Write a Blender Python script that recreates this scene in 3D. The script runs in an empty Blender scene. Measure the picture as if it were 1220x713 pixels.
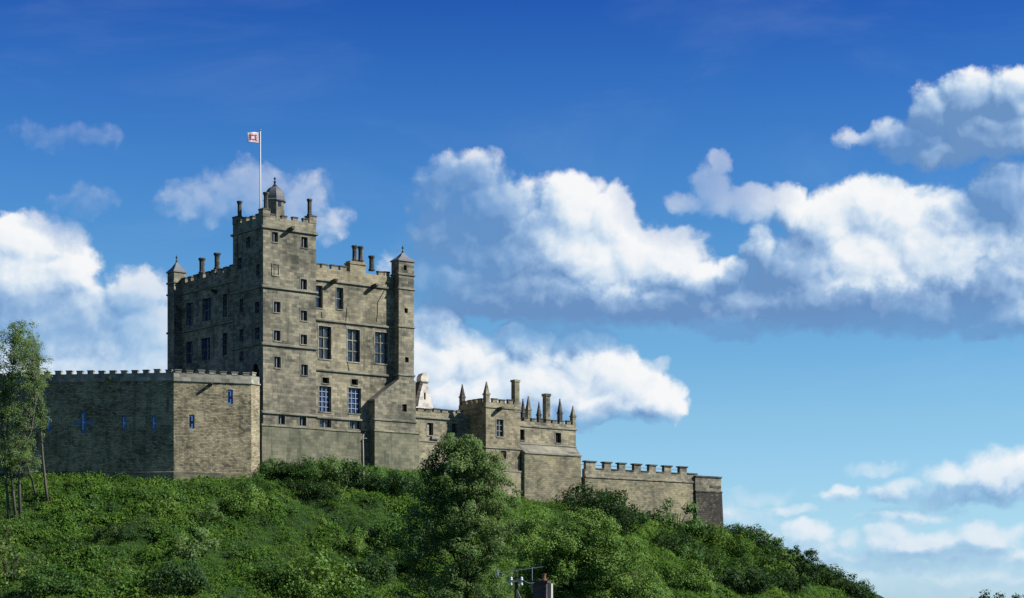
import bpy, math, random
import numpy as np
from mathutils import Vector

random.seed(7)
RNG = np.random.default_rng(11)
R = math.radians
scene = bpy.context.scene
COL = scene.collection

# ------------------------------------------------------------------ camera
FPX, CXP, HPY = 2250.0, 610.0, 712.0        # focal length, centre column and eye level, in photo pixels
cam_d = bpy.data.cameras.new("camera")
cam = bpy.data.objects.new("camera", cam_d)
COL.objects.link(cam)
cam_d.sensor_width = 36.0
cam_d.lens = FPX / 1220.0 * 36.0
cam_d.shift_y = (HPY - 356.5) / 1220.0
cam_d.clip_start = 0.5
cam_d.clip_end = 20000.0
cam.location = (0, 0, 0)
cam.rotation_euler = (R(90), 0, 0)
scene.camera = cam

# ------------------------------------------------------------------ light
SUN_EL, SUN_AZ = R(36), R(95.5)
SUN = Vector((math.sin(SUN_AZ) * math.cos(SUN_EL), math.cos(SUN_AZ) * math.cos(SUN_EL), math.sin(SUN_EL)))
sd = bpy.data.lights.new("sun", 'SUN')
sd.energy = 5.0  # upper end: crisp June sun
sd.angle = R(0.5)
sd.color = (1.0, 0.965, 0.90)
sun = bpy.data.objects.new("sun", sd)
COL.objects.link(sun)
sun.location = (200, -20, 150)
sun.rotation_euler = (-SUN).to_track_quat('-Z', 'Y').to_euler()

scene.view_settings.view_transform = 'Standard'
scene.view_settings.look = 'None'
scene.view_settings.gamma = 1.0
scene.view_settings.use_curve_mapping = False
scene.view_settings.exposure = 0.5
scene.render.engine = 'CYCLES'
scene.cycles.max_bounces = 7
scene.cycles.diffuse_bounces = 4
scene.cycles.glossy_bounces = 2
scene.cycles.transmission_bounces = 4
scene.cycles.use_adaptive_sampling = True
scene.cycles.use_denoising = False

# ------------------------------------------------------------------ sky with cumulus (all in azimuth / elevation degrees)
world = bpy.data.worlds.new("World")
scene.world = world
world.use_nodes = True
world.cycles.sampling_method = 'MANUAL'
world.cycles.sample_map_resolution = 512


def sky_dir(px, py):
    dx, dz = (px - CXP) / FPX, (HPY - py) / FPX
    return math.degrees(math.atan(dx)), math.degrees(math.atan2(dz, math.hypot(1, dx)))


class NT:
    def __init__(self, tree):
        self.t = tree
        self.x = 0

    def n(self, kind, **kw):
        nd = self.t.nodes.new(kind)
        self.x += 20
        nd.location = (self.x, 0)
        for k, v in kw.items():
            setattr(nd, k, v)
        return nd

    def put(self, sock, v):
        if isinstance(v, bpy.types.NodeSocket):
            self.t.links.new(v, sock)
        else:
            sock.default_value = v

    def m(self, op, a, b=None, c=None, clamp=False):
        nd = self.n('ShaderNodeMath', operation=op)
        nd.use_clamp = clamp
        self.put(nd.inputs[0], a)
        if b is not None:
            self.put(nd.inputs[1], b)
        if c is not None:
            self.put(nd.inputs[2], c)
        return nd.outputs[0]

    def v(self, op, a, b=None, scale=None):
        nd = self.n('ShaderNodeVectorMath', operation=op)
        self.put(nd.inputs[0], a)
        if b is not None:
            self.put(nd.inputs[1], b)
        if scale is not None:
            self.put(nd.inputs['Scale'], scale)
        return nd.outputs['Value'] if op in ('DOT_PRODUCT', 'LENGTH', 'DISTANCE') else nd.outputs['Vector']

    def mix(self, f, a, b, blend='MIX'):
        nd = self.n('ShaderNodeMix', data_type='RGBA', blend_type=blend)
        self.put(nd.inputs['Factor'], f)
        self.put(nd.inputs['A'], a)
        self.put(nd.inputs['B'], b)
        return [o for o in nd.outputs if o.type == 'RGBA'][0]

    def step(self, x, lo, hi, a=0.0, b=1.0, kind='SMOOTHSTEP'):
        nd = self.n('ShaderNodeMapRange', interpolation_type=kind)
        nd.clamp = True
        self.put(nd.inputs[0], x)
        for i, q in enumerate((lo, hi, a, b)):
            self.put(nd.inputs[1 + i], q)
        return nd.outputs[0]

    def noise(self, vec, scale, detail=4.0, rough=0.5, dist=0.0, color=False, dims='3D'):
        nd = self.n('ShaderNodeTexNoise', noise_dimensions=dims)
        if vec is not None:
            self.put(nd.inputs['Vector'], vec)
        self.put(nd.inputs['Scale'], scale)
        self.put(nd.inputs['Detail'], detail)
        self.put(nd.inputs['Roughness'], rough)
        self.put(nd.inputs['Distortion'], dist)
        return nd.outputs['Color'] if color else nd.outputs[0]


def rgb(r, g, b):
    return (r, g, b, 1.0)


def srgb(r, g, b):
    f = lambda c: c / 12.92 if c <= 0.04045 else ((c + 0.055) / 1.055) ** 2.4
    return (f(r / 255), f(g / 255), f(b / 255), 1.0)


# puffs of each cumulus: (x, y, rx, ry, weight); x,y of the photo give a direction in the sky
PUFFS = [
    # broad cloud right of the castle
    (560, 213, 52, 34, .62), (525, 240, 40, 40, .5), (590, 250, 70, 50, .75), (545, 285, 60, 45, .6),
    (680, 250, 46, 44, 1), (722, 262, 42, 42, 1), (645, 285, 55, 40, .9), (752, 300, 50, 44, 1),
    (795, 312, 52, 44, 1), (832, 340, 42, 32, .9), (700, 310, 72, 52, 1), (610, 305, 70, 45, .8),
    (575, 345, 90, 40, .8), (690, 355, 120, 36, .9), (800, 362, 85, 30, .8), (872, 328, 30, 20, .7),
    (500, 330, 50, 40, .4),
    # cloud at the right
    (862, 195, 16, 20, .6), (850, 222, 26, 30, .7), (866, 244, 44, 20, .5), (822, 238, 26, 18, .6), (900, 252, 36, 28, .8), (940, 248, 32, 30, .9),
    (985, 268, 46, 42, .9), (1040, 246, 50, 38, 1), (1082, 258, 50, 42, 1), (1130, 258, 44, 38, 1),
    (1125, 300, 86, 52, 1), (1030, 305, 76, 46, 1), (1192, 300, 44, 54, .9), (1180, 332, 60, 42, 1),
    (960, 325, 66, 44, .9), (905, 300, 26, 26, .7), (930, 365, 120, 34, .85), (1080, 362, 120, 38, .9),
    (1200, 372, 80, 32, .8), (990, 352, 130, 44, .9), (880, 380, 80, 22, .7),
    # grey cloud top right
    (1150, 113, 46, 34, .95), (1112, 130, 36, 36, .9), (1205, 112, 44, 34, .95), (1185, 152, 66, 36, .95),
    (1085, 162, 56, 24, .7), (1030, 168, 36, 13, .5), (1125, 180, 60, 20, .6), (1195, 225, 50, 34, .75), (1215, 262, 40, 40, .7),
    # bank low beside the keep
    (522, 388, 40, 42, 1), (508, 430, 54, 54, 1), (570, 430, 50, 36, 1), (630, 414, 48, 40, 1), (690, 424, 58, 42, 1),
    (738, 446, 50, 38, .95), (772, 470, 46, 32, .95), (705, 482, 80, 24, .9), (620, 490, 80, 20, .8), (650, 462, 100, 44, 1), (560, 472, 80, 42, 1), (795, 484, 26, 18, .7),
    (785, 430, 16, 10, .4),
    # bank at the left
    (42, 288, 62, 36, .95), (28, 330, 86, 52, 1), (82, 322, 36, 40, .9), (160, 358, 40, 40, .7), (172, 400, 50, 42, .85),
    (55, 385, 105, 55, .85), (150, 425, 80, 42, .8), (15, 435, 110, 44, .8), (230, 420, 50, 40, .6), (-60, 320, 80, 60, 1),
    # thin veil behind the tower
    (290, 228, 66, 34, .42), (240, 242, 46, 30, .38), (350, 242, 52, 40, .38), (382, 268, 36, 26, .3), (75, 163, 70, 13, .22), (102, 242, 34, 16, .22),
    # small clouds low on the right
    (1190, 566, 56, 36, .85), (1132, 572, 34, 24, .7), (1235, 556, 50, 34, .9), (1062, 584, 36, 16, .62), (1002, 586, 24, 12, .6),
    (1050, 556, 42, 9, .4), (1140, 590, 90, 14, .5), (958, 634, 44, 19, .75), (915, 640, 46, 10, .5), (1060, 638, 30, 22, .7), (1100, 646, 64, 19, .75),
    (1172, 640, 40, 22, .7), (1205, 632, 24, 14, .5), (1010, 638, 16, 14, .45), (900, 590, 42, 13, .35), (1060, 680, 260, 34, .34),
    (1150, 690, 120, 13, .5), (960, 692, 80, 10, .42), (1085, 612, 60, 9, .45), (940, 606, 44, 8, .42), (1212, 662, 60, 13, .55), (1005, 662, 50, 10, .5), (1130, 662, 70, 9, .5),
    (930, 660, 120, 30, .36), (880, 612, 40, 20, .4),
]
# shaded flat bases: (x, y, rx, ry, strength)
BASES = [(575, 350, 120, 55, .9), (545, 262, 115, 95, .85), (700, 385, 190, 42, 1), (880, 372, 130, 50, 1), (1060, 385, 230, 48, 1),
         (930, 320, 60, 50, .6), (905, 335, 50, 50, .8), (1190, 235, 80, 60, .8), (1150, 150, 150, 85, .8), (1060, 175, 70, 30, .5), (1215, 360, 70, 60, .7),
         (640, 506, 220, 20, .25), (70, 385, 130, 40, .35), (1150, 602, 110, 18, .42), (1060, 600, 60, 14, .35), (1100, 668, 140, 16, .35)]

# thin, see-through stretches of cloud: (x, y, rx, ry, how thin)
VEILS = [(290, 240, 180, 90, .74), (75, 163, 150, 50, .93), (102, 242, 90, 55, .9), (540, 235, 100, 75, .42), (838, 222, 115, 82, .74), (1060, 690, 420, 34, .4),
         (185, 390, 80, 90, .40), (1040, 168, 90, 35, .4), (900, 592, 80, 26, .7), (900, 640, 80, 24, .5), (785, 430, 30, 22, .6), (1050, 556, 70, 18, .6), (60, 400, 120, 50, .25), (500, 330, 60, 50, .5), (1195, 225, 70, 50, .25),
         (680, 400, 240, 22, .55), (1060, 402, 260, 20, .5), (880, 395, 120, 20, .5), (640, 506, 220, 18, .5), (545, 270, 100, 100, .3), (1100, 600, 200, 70, .25), (1120, 395, 200, 40, .3)]


def puff_chain(nt, p, puffs, soft):
    """running maximum of (1 - r^2) * weight over all ellipses"""
    acc = None
    for (x, y, rx, ry, w) in puffs:
        a, e = sky_dir(x, y)
        k = 38.5
        d = nt.v('SUBTRACT', p, (a, e, 0))
        d = nt.v('MULTIPLY', d, (k / rx, k / ry, 0))
        q = nt.v('DOT_PRODUCT', d, d)
        val = nt.m('MULTIPLY_ADD', q, -w, w)
        if acc is None:
            acc = val
        elif soft:
            acc = nt.m('SMOOTH_MAX', acc, val, soft)
        else:
            acc = nt.m('MAXIMUM', acc, val)
    return acc


def cloud_group(puffs):
    g = bpy.data.node_groups.new("cloud_density", 'ShaderNodeTree')
    g.interface.new_socket("Vector", in_out='INPUT', socket_type='NodeSocketVector')
    g.interface.new_socket("Density", in_out='OUTPUT', socket_type='NodeSocketFloat')
    g.interface.new_socket("Body", in_out='OUTPUT', socket_type='NodeSocketFloat')
    nt = NT(g)
    gi, go = nt.n('NodeGroupInput'), nt.n('NodeGroupOutput')
    p = gi.outputs[0]
    w1 = nt.v('SUBTRACT', nt.noise(p, 0.6, 2, .5, color=True), (.5, .5, .5))
    w2 = nt.v('SUBTRACT', nt.noise(p, 2.3, 5, .6, color=True), (.5, .5, .5))
    q = nt.v('ADD', p, nt.v('SCALE', w1, scale=1.1))
    q = nt.v('ADD', q, nt.v('SCALE', w2, scale=0.48))
    q = nt.v('MULTIPLY', q, (1, 1, 0))
    field = puff_chain(nt, q, puffs, 0.12)
    vo = nt.n('ShaderNodeTexVoronoi', voronoi_dimensions='2D', feature='SMOOTH_F1', normalize=True)
    nt.put(vo.inputs['Vector'], q)
    nt.put(vo.inputs['Scale'], 1.5)
    nt.put(vo.inputs['Detail'], 2.0)
    nt.put(vo.inputs['Roughness'], .45)
    nt.put(vo.inputs['Smoothness'], .8)
    bil = nt.m('SUBTRACT', 0.42, vo.outputs['Distance'])
    fb = nt.m('SUBTRACT', nt.noise(p, 2.2, 6, .55), .5)
    d = nt.m('MULTIPLY_ADD', bil, 0.75, field)
    d = nt.m('MULTIPLY_ADD', fb, 0.42, d)
    g.links.new(d, go.inputs[0])
    g.links.new(nt.m('MULTIPLY_ADD', bil, 0.55, field), go.inputs[1])
    return g


def build_world():
    t = world.node_tree
    t.nodes.clear()
    nt = NT(t)
    out = nt.n('ShaderNodeOutputWorld')
    sky = nt.n('ShaderNodeTexSky', sky_type='NISHITA')
    sky.sun_disc = False
    sky.sun_elevation = SUN_EL
    sky.sun_rotation = SUN_AZ
    sky.altitude = 200
    sky.air_density = 1.0
    sky.dust_density = 0.25
    sky.ozone_density = 3.0
    tc = nt.n('ShaderNodeTexCoord')
    sep = nt.n('ShaderNodeSeparateXYZ')
    t.links.new(tc.outputs['Generated'], sep.inputs[0])
    az = nt.m('MULTIPLY', nt.m('ARCTAN2', sep.outputs[0], sep.outputs[1]), 57.29578)
    el = nt.m('MULTIPLY', nt.m('ARCSINE', sep.outputs[2]), 57.29578)
    cmb = nt.n('ShaderNodeCombineXYZ')
    nt.put(cmb.inputs[0], az)
    nt.put(cmb.inputs[1], el)
    p = cmb.outputs[0]
    # deep polarised blue higher up, paler towards the horizon
    ramp = nt.n('ShaderNodeValToRGB')
    nt.put(ramp.inputs[0], nt.m('DIVIDE', el, 40.0, clamp=True))
    cr = ramp.color_ramp
    cr.interpolation = 'LINEAR'
    for i, (pos, c) in enumerate(SKY_TINT):
        e = cr.elements[i] if i < 2 else cr.elements.new(pos)
        e.position = pos
        e.color = c
    clear = nt.mix(1.0, sky.outputs[0], ramp.outputs[0], 'MULTIPLY')
    cirrus = nt.step(nt.noise(nt.v('MULTIPLY', p, (.10, .34, 1)), 1.0, 6, .6, .6), .46, .78)
    clear = nt.mix(nt.m('MULTIPLY', cirrus, .06), clear, rgb(.75 * CLOUD_GAIN, .84 * CLOUD_GAIN, .95 * CLOUD_GAIN))
    dim = nt.step(nt.m('ABSOLUTE', az), 20.0, 80.0, 1.0, .82)       # clear sky dimmed out of view to cut fill on shaded walls
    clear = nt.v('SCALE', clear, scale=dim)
    K = CLOUD_GAIN

    def background(col):
        bg = nt.n('ShaderNodeBackground')
        nt.put(bg.inputs['Color'], col)
        nt.put(bg.inputs['Strength'], SKY_STRENGTH)
        return bg.outputs[0]

    def region(test, soft=(0.0, 0.55)):
        puffs, bases, veils = ([e for e in lst if test(e[0], e[1])] for lst in (PUFFS, BASES, VEILS))
        g = cloud_group(puffs)

        def dens(vec):
            nd = nt.n('ShaderNodeGroup')
            nd.node_tree = g
            nt.put(nd.inputs[0], vec)
            return nd.outputs[0], nd.outputs[1]
        d0, s0 = dens(p)
        d1, s1 = dens(nt.v('ADD', p, (0.17, 0.21, 0)))
        d2, s2 = dens(nt.v('ADD', p, (0.42, 0.62, 0)))
        alpha = nt.step(d0, *soft)
        wv = nt.v('SCALE', nt.v('SUBTRACT', nt.noise(p, 1.3, 4, .6, color=True), (.5, .5, .5)), scale=1.2)
        veil = puff_chain(nt, nt.v('MULTIPLY', nt.v('ADD', p, wv), (1, 1, 0)), veils, 0)
        alpha = nt.m('MULTIPLY', alpha, nt.m('SUBTRACT', 1.0, nt.m('MAXIMUM', veil, 0.0)))
        lit = nt.m('MULTIPLY_ADD', nt.m('SUBTRACT', s0, s1), 0.42, 0.625)
        lit = nt.m('MULTIPLY_ADD', nt.m('SUBTRACT', d0, d1), 0.12, lit)
        lit = nt.m('MULTIPLY_ADD', nt.m('SUBTRACT', s0, s2), 0.30, lit)
        wob = nt.v('SCALE', nt.v('SUBTRACT', nt.noise(p, 1.1, 4, .6, color=True), (.5, .5, .5)), scale=1.5)
        base = puff_chain(nt, nt.v('MULTIPLY', nt.v('ADD', p, wob), (1, 1, 0)), bases, 0.25)
        base = nt.step(base, -0.45, 0.85)
        lit = nt.m('SUBTRACT', lit, nt.m('MULTIPLY', base, 0.64))
        lit = nt.m('ADD', lit, nt.m('MULTIPLY', nt.m('SUBTRACT', nt.noise(p, .8, 3, .5), .5), .22))
        lit = nt.step(lit, -0.05, 0.95, kind='LINEAR')
        cc = nt.n('ShaderNodeValToRGB')
        nt.put(cc.inputs[0], lit)
        e = cc.color_ramp.elements
        for i, (pos, c) in enumerate(CLOUD_RAMP):
            q = e[i] if i < 2 else e.new(pos)
            q.position = pos
            q.color = (c[0] * K, c[1] * K, c[2] * K, 1)
        # the air between the eye and low clouds tints them
        cl = nt.mix(nt.step(el, 4.5, 0.0, 0, .35), cc.outputs[0], rgb(.40 * K, .62 * K, .86 * K))
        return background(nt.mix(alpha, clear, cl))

    def choose(f, a, b):
        ms = nt.n('ShaderNodeMixShader')
        nt.put(ms.inputs[0], f)
        t.links.new(a, ms.inputs[1])
        t.links.new(b, ms.inputs[2])
        return ms.outputs[0]
    az_split, _ = sky_dir(447, 300)
    _, el_split = sky_dir(900, 525)
    left = region(lambda x, y: x < 447)
    low = region(lambda x, y: x >= 447 and y > 525, (-.08, .85))
    high = region(lambda x, y: x >= 447 and y <= 525)
    # the rest of the sky: loose fair-weather cloud
    loose = nt.step(nt.noise(nt.v('MULTIPLY', p, (.05, .11, 1)), 1.0, 6, .55), .60, .76)
    loose = nt.m('MULTIPLY', loose, nt.step(el, 2, 12))
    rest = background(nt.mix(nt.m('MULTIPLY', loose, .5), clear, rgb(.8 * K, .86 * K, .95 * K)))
    right = choose(nt.m('GREATER_THAN', el, el_split), low, high)
    seen = choose(nt.m('GREATER_THAN', az, az_split), left, right)
    inside = nt.m('MULTIPLY', nt.m('LESS_THAN', nt.m('ABSOLUTE', az), 24.0), nt.m('LESS_THAN', nt.m('ABSOLUTE', nt.m('SUBTRACT', el, 8.0)), 12.0))
    t.links.new(choose(inside, rest, seen), out.inputs[0])


SKY_STRENGTH = 0.0715
CLOUD_GAIN = 9.5
CLOUD_RAMP = [(0.0, (.15, .30, .57)), (1.0, (.96, .975, .99)), (0.30, (.34, .51, .76)), (0.60, (.67, .79, .915)), (0.80, (.90, .935, .97))]
SKY_TINT = [(0.0, rgb(.80, 1.22, 1.95)), (1.0, rgb(.06, .18, .5)), (.0675, rgb(.78, 1.12, 1.52)), (.135, rgb(.74, 1.09, 1.33)), (.225, rgb(.50, .93, 1.22)), (.31, rgb(.34, .77, 1.22)), (.378, rgb(.22, .60, 1.17)), (.45, rgb(.11, .40, 1.05))]
build_world()
# ---- sky done

# ------------------------------------------------------------------ helpers: meshes


class MB:
    """collects polygons (world coordinates) for ONE mesh object"""

    def __init__(self):
        self.v, self.f = [], []

    def poly(self, pts):
        i = len(self.v)
        self.v += [tuple(p) for p in pts]
        self.f.append(tuple(range(i, i + len(pts))))

    def hexa(self, b, t):
        """b, t: 4 bottom and 4 top corners, same order (counter-clockwise from above)"""
        i = len(self.v)
        self.v += [tuple(p) for p in b] + [tuple(p) for p in t]
        self.f += [(i + 3, i + 2, i + 1, i), (i + 4, i + 5, i + 6, i + 7)]
        for k in range(4):
            j = (k + 1) % 4
            self.f.append((i + k, i + j, i + 4 + j, i + 4 + k))

    def prism(self, poly, z0, z1, scale_top=1.0):
        """vertical prism on a ccw list of xy points"""
        n = len(poly)
        cx = sum(p[0] for p in poly) / n
        cy = sum(p[1] for p in poly) / n
        top = [(cx + (p[0] - cx) * scale_top, cy + (p[1] - cy) * scale_top) for p in poly]
        i = len(self.v)
        self.v += [(p[0], p[1], z0) for p in poly] + [(p[0], p[1], z1) for p in top]
        self.f.append(tuple(reversed(range(i, i + n))))
        self.f.append(tuple(range(i + n, i + 2 * n)))
        for k in range(n):
            j = (k + 1) % n
            self.f.append((i + k, i + j, i + n + j, i + n + k))

    def tube(self, pts, radii, sides=7, cap=True):
        pts = [Vector(p) for p in pts]
        rings = []
        for k, p in enumerate(pts):
            d = (pts[min(k + 1, len(pts) - 1)] - pts[max(k - 1, 0)]).normalized()
            a = d.orthogonal().normalized() if k == 0 else (a - d * a.dot(d)).normalized()
            b = d.cross(a)
            i = len(self.v)
            for s in range(sides):
                w = 2 * math.pi * s / sides
                self.v.append(tuple(p + (a * math.cos(w) + b * math.sin(w)) * radii[k]))
            rings.append(i)
        for k in range(len(pts) - 1):
            for s in range(sides):
                s2 = (s + 1) % sides
                self.f.append((rings[k] + s, rings[k] + s2, rings[k + 1] + s2, rings[k + 1] + s))
        if cap:
            self.f.append(tuple(rings[-1] + s for s in range(sides)))
            self.f.append(tuple(rings[0] + s for s in reversed(range(sides))))

    def lathe(self, c, prof, sides=8, rot=0.0):
        """prof: list of (radius, z)"""
        i = len(self.v)
        for (r, z) in prof:
            for s in range(sides):
                w = rot + 2 * math.pi * s / sides
                self.v.append((c[0] + r * math.cos(w), c[1] + r * math.sin(w), z))
        for k in range(len(prof) - 1):
            for s in range(sides):
                s2 = (s + 1) % sides
                self.f.append((i + k * sides + s, i + k * sides + s2, i + (k + 1) * sides + s2, i + (k + 1) * sides + s))
        k = len(prof) - 1
        self.f.append(tuple(i + k * sides + s for s in range(sides)))
        self.f.append(tuple(i + s for s in reversed(range(sides))))


def uv_box(me):
    """metres along the wall and metres up, per face"""
    uv = me.uv_layers.new(name="UVMap")
    buf = np.empty(len(me.loops) * 2, dtype=np.float32)
    for pl in me.polygons:
        n = pl.normal
        if abs(n.z) > 0.9:
            for li in pl.loop_indices:
                c = me.vertices[me.loops[li].vertex_index].co
                buf[2 * li], buf[2 * li + 1] = c.x, c.y
        else:
            tx, ty = -n.y, n.x
            l = math.hypot(tx, ty) or 1
            tx, ty = tx / l, ty / l
            off = 13.7 * n.x + 7.3 * n.y
            for li in pl.loop_indices:
                c = me.vertices[me.loops[li].vertex_index].co
                buf[2 * li], buf[2 * li + 1] = c.x * tx + c.y * ty + off, c.z
    uv.data.foreach_set("uv", buf)


def obj(name, mb, mat, parent=None, origin=(0, 0, 0), smooth=False):
    me = bpy.data.meshes.new(name)
    o3 = np.array(origin)
    me.from_pydata([tuple(np.array(v) - o3) for v in mb.v], [], mb.f)
    me.validate()
    me.update()
    uv_box(me)
    me.materials.append(mat)
    if smooth:
        me.polygons.foreach_set("use_smooth", [True] * len(me.polygons))
    o = bpy.data.objects.new(name, me)
    COL.objects.link(o)
    if parent is not None:
        o.parent = parent
    return o


class Thing:
    """an Empty at the thing's base; parts are given in world coordinates"""

    def __init__(self, name, label, cat, loc, group=None):
        self.o = bpy.data.objects.new(name, None)
        COL.objects.link(self.o)
        self.loc = tuple(loc)
        self.o.location = loc
        self.o['label'] = label
        self.o['category'] = cat
        if group:
            self.o['group'] = group

    def part(self, name, mb, mat, parent=None, smooth=False, label=None):
        p = obj(name, mb, mat, parent if parent is not None else self.o, self.loc, smooth)
        if label:
            p['label'] = label
        return p


def tag(o, label, cat, group=None):
    o['label'], o['category'] = label, cat
    if group:
        o['group'] = group
    return o


# ------------------------------------------------------------------ materials
def mat_new(name):
    m = bpy.data.materials.new(name)
    m.use_nodes = True
    t = m.node_tree
    for nd in list(t.nodes):
        t.nodes.remove(nd)
    nt = NT(t)
    out = nt.n('ShaderNodeOutputMaterial')
    b = nt.n('ShaderNodeBsdfPrincipled')
    t.links.new(b.outputs[0], out.inputs[0])
    return m, nt, b


def stone(name, tones, bw=.62, bh=.30, mortar=.012, stain=.5, streak=.5, bump=.35, patch=None, moss=0.0, contrast=1.0, wob=.06):
    """coursed masonry: tones = dark, middle, light block colours"""
    m, nt, b = mat_new(name)
    uv = nt.n('ShaderNodeTexCoord').outputs['UV']
    geo = nt.n('ShaderNodeNewGeometry').outputs['Position']
    warp = nt.v('SCALE', nt.v('SUBTRACT', nt.noise(uv, 1.7, 2, color=True), (.5, .5, .5)), scale=wob)
    uvw = nt.v('ADD', uv, warp)

    def brick(sx, sy, off):
        k = nt.n('ShaderNodeTexBrick', offset=off, squash=1.0)
        nt.put(k.inputs['Vector'], uvw)
        k.inputs['Color1'].default_value = (0, 0, 0, 1)
        k.inputs['Color2'].default_value = (1, 1, 1, 1)
        k.inputs['Mortar'].default_value = (.5, .5, .5, 1)
        k.inputs['Scale'].default_value = 1.0
        k.inputs['Mortar Size'].default_value = mortar
        k.inputs['Mortar Smooth'].default_value = .3
        k.inputs['Bias'].default_value = 0.0
        k.inputs['Brick Width'].default_value = sx
        k.inputs['Row Height'].default_value = sy
        return k
    k1 = brick(bw, bh, .5)
    k2 = brick(bw * 2.7, bh * 3, .37)
    n1 = nt.noise(uv, .23, 4, .6)
    n2 = nt.noise(uv, 1.3, 4, .65)
    f = nt.m('MULTIPLY_ADD', k1.outputs[0], .46, nt.m('MULTIPLY', k2.outputs[0], .22))
    f = nt.m('ADD', f, nt.m('MULTIPLY', nt.m('SUBTRACT', n1, .5), 1.3))
    f = nt.m('ADD', f, nt.m('MULTIPLY', nt.m('SUBTRACT', n2, .5), .7))
    f = nt.m('MULTIPLY_ADD', nt.m('SUBTRACT', f, .325), contrast, .5)
    ramp = nt.n('ShaderNodeValToRGB')
    nt.put(ramp.inputs[0], f)
    e = ramp.color_ramp.elements
    e[0].position, e[0].color = .12, tones[0]
    e[1].position, e[1].color = .88, tones[2]
    q = e.new(.5)
    q.color = tones[1]
    col = ramp.outputs[0]
    # rain streaks and soot
    sv = nt.v('MULTIPLY', uv, (1.1, .10, 1))
    s = nt.step(nt.noise(sv, 1.0, 5, .62), .50, .74)
    col = nt.mix(nt.m('MULTIPLY', s, streak), col, rgb(tones[0][0] * .45, tones[0][1] * .47, tones[0][2] * .5), 'MIX')
    st = nt.step(nt.noise(geo, .16, 5, .62, .4), .50, .72)
    col = nt.mix(nt.m('MULTIPLY', st, stain), col, rgb(tones[0][0] * .6, tones[0][1] * .62, tones[0][2] * .62), 'MIX')
    if patch:
        pn = nt.step(nt.noise(geo, .21, 4, .6), .54, .66)
        col = nt.mix(nt.m('MULTIPLY', pn, .7), col, patch)
    if moss:
        mn = nt.step(nt.noise(geo, .5, 5, .65), .5, .7)
        col = nt.mix(nt.m('MULTIPLY', mn, moss), col, rgb(.07, .085, .04))
    # joints
    col = nt.mix(nt.m('MULTIPLY', k1.outputs['Fac'], .45), col, rgb(tones[0][0] * .7, tones[0][1] * .7, tones[0][2] * .7))
    fine = nt.noise(uv, 9.0, 3, .6)
    col = nt.mix(1.0, col, nt.mix(fine, rgb(.72, .72, .72), rgb(1.28, 1.28, 1.28)), 'MULTIPLY')
    nt.put(b.inputs['Base Color'], col)
    b.inputs['Roughness'].default_value = .93
    b.inputs['Specular IOR Level'].default_value = .15
    bm = nt.n('ShaderNodeBump')
    bm.inputs['Strength'].default_value = bump
    bm.inputs['Distance'].default_value = .06
    hgt = nt.m('ADD', nt.m('MULTIPLY', k1.outputs['Fac'], -.6), nt.m('ADD', nt.m('MULTIPLY', fine, .5), nt.m('MULTIPLY', n2, .6)))
    hgt = nt.m('MULTIPLY_ADD', k1.outputs[0], .35, hgt)
    nt.put(bm.inputs['Height'], hgt)
    nt.t.links.new(bm.outputs[0], b.inputs['Normal'])
    return m


def plain(name, col, rough=.6, metal=0.0, var=.25, scale=3.0, bump=0.0, spec=.3):
    m, nt, b = mat_new(name)
    geo = nt.n('ShaderNodeNewGeometry').outputs['Position']
    n = nt.noise(geo, scale, 5, .6)
    c = nt.mix(n, rgb(col[0] * (1 - var), col[1] * (1 - var), col[2] * (1 - var)), rgb(col[0] * (1 + var), col[1] * (1 + var), col[2] * (1 + var)))
    nt.put(b.inputs['Base Color'], c)
    b.inputs['Roughness'].default_value = rough
    b.inputs['Metallic'].default_value = metal
    b.inputs['Specular IOR Level'].default_value = spec
    if bump:
        bm = nt.n('ShaderNodeBump')
        bm.inputs['Strength'].default_value = bump
        nt.put(bm.inputs['Height'], n)
        nt.t.links.new(bm.outputs[0], b.inputs['Normal'])
    return m


def leaf_mat(name, cols, trans=.3, vary=1.0):
    """cols: dark, middle, light leaf; every leaf takes its own tone"""
    m, nt, b = mat_new(name)
    g = nt.n('ShaderNodeNewGeometry')
    big = nt.noise(g.outputs['Position'], .22, 3, .6)
    f = nt.m('MULTIPLY_ADD', g.outputs['Random Per Island'], .62, nt.m('MULTIPLY_ADD', nt.m('SUBTRACT', big, .5), vary, .18))
    r = nt.n('ShaderNodeValToRGB')
    nt.put(r.inputs[0], f)
    e = r.color_ramp.elements
    e[0].position, e[0].color = .08, cols[0]
    e[1].position, e[1].color = .98, cols[2]
    q = e.new(.5)
    q.color = cols[1]
    col = r.outputs[0]
    nt.put(b.inputs['Base Color'], col)
    b.inputs['Roughness'].default_value = .6
    b.inputs['Specular IOR Level'].default_value = .12
    tr = nt.n('ShaderNodeBsdfTranslucent')
    nt.put(tr.inputs['Color'], nt.mix(1.0, col, rgb(1.25, 1.2, .6), 'MULTIPLY'))
    ms = nt.n('ShaderNodeMixShader')
    ms.inputs[0].default_value = trans
    nt.t.links.new(b.outputs[0], ms.inputs[1])
    nt.t.links.new(tr.outputs[0], ms.inputs[2])
    out = [x for x in nt.t.nodes if x.type == 'OUTPUT_MATERIAL'][0]
    nt.t.links.new(ms.outputs[0], out.inputs[0])
    return m


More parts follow.
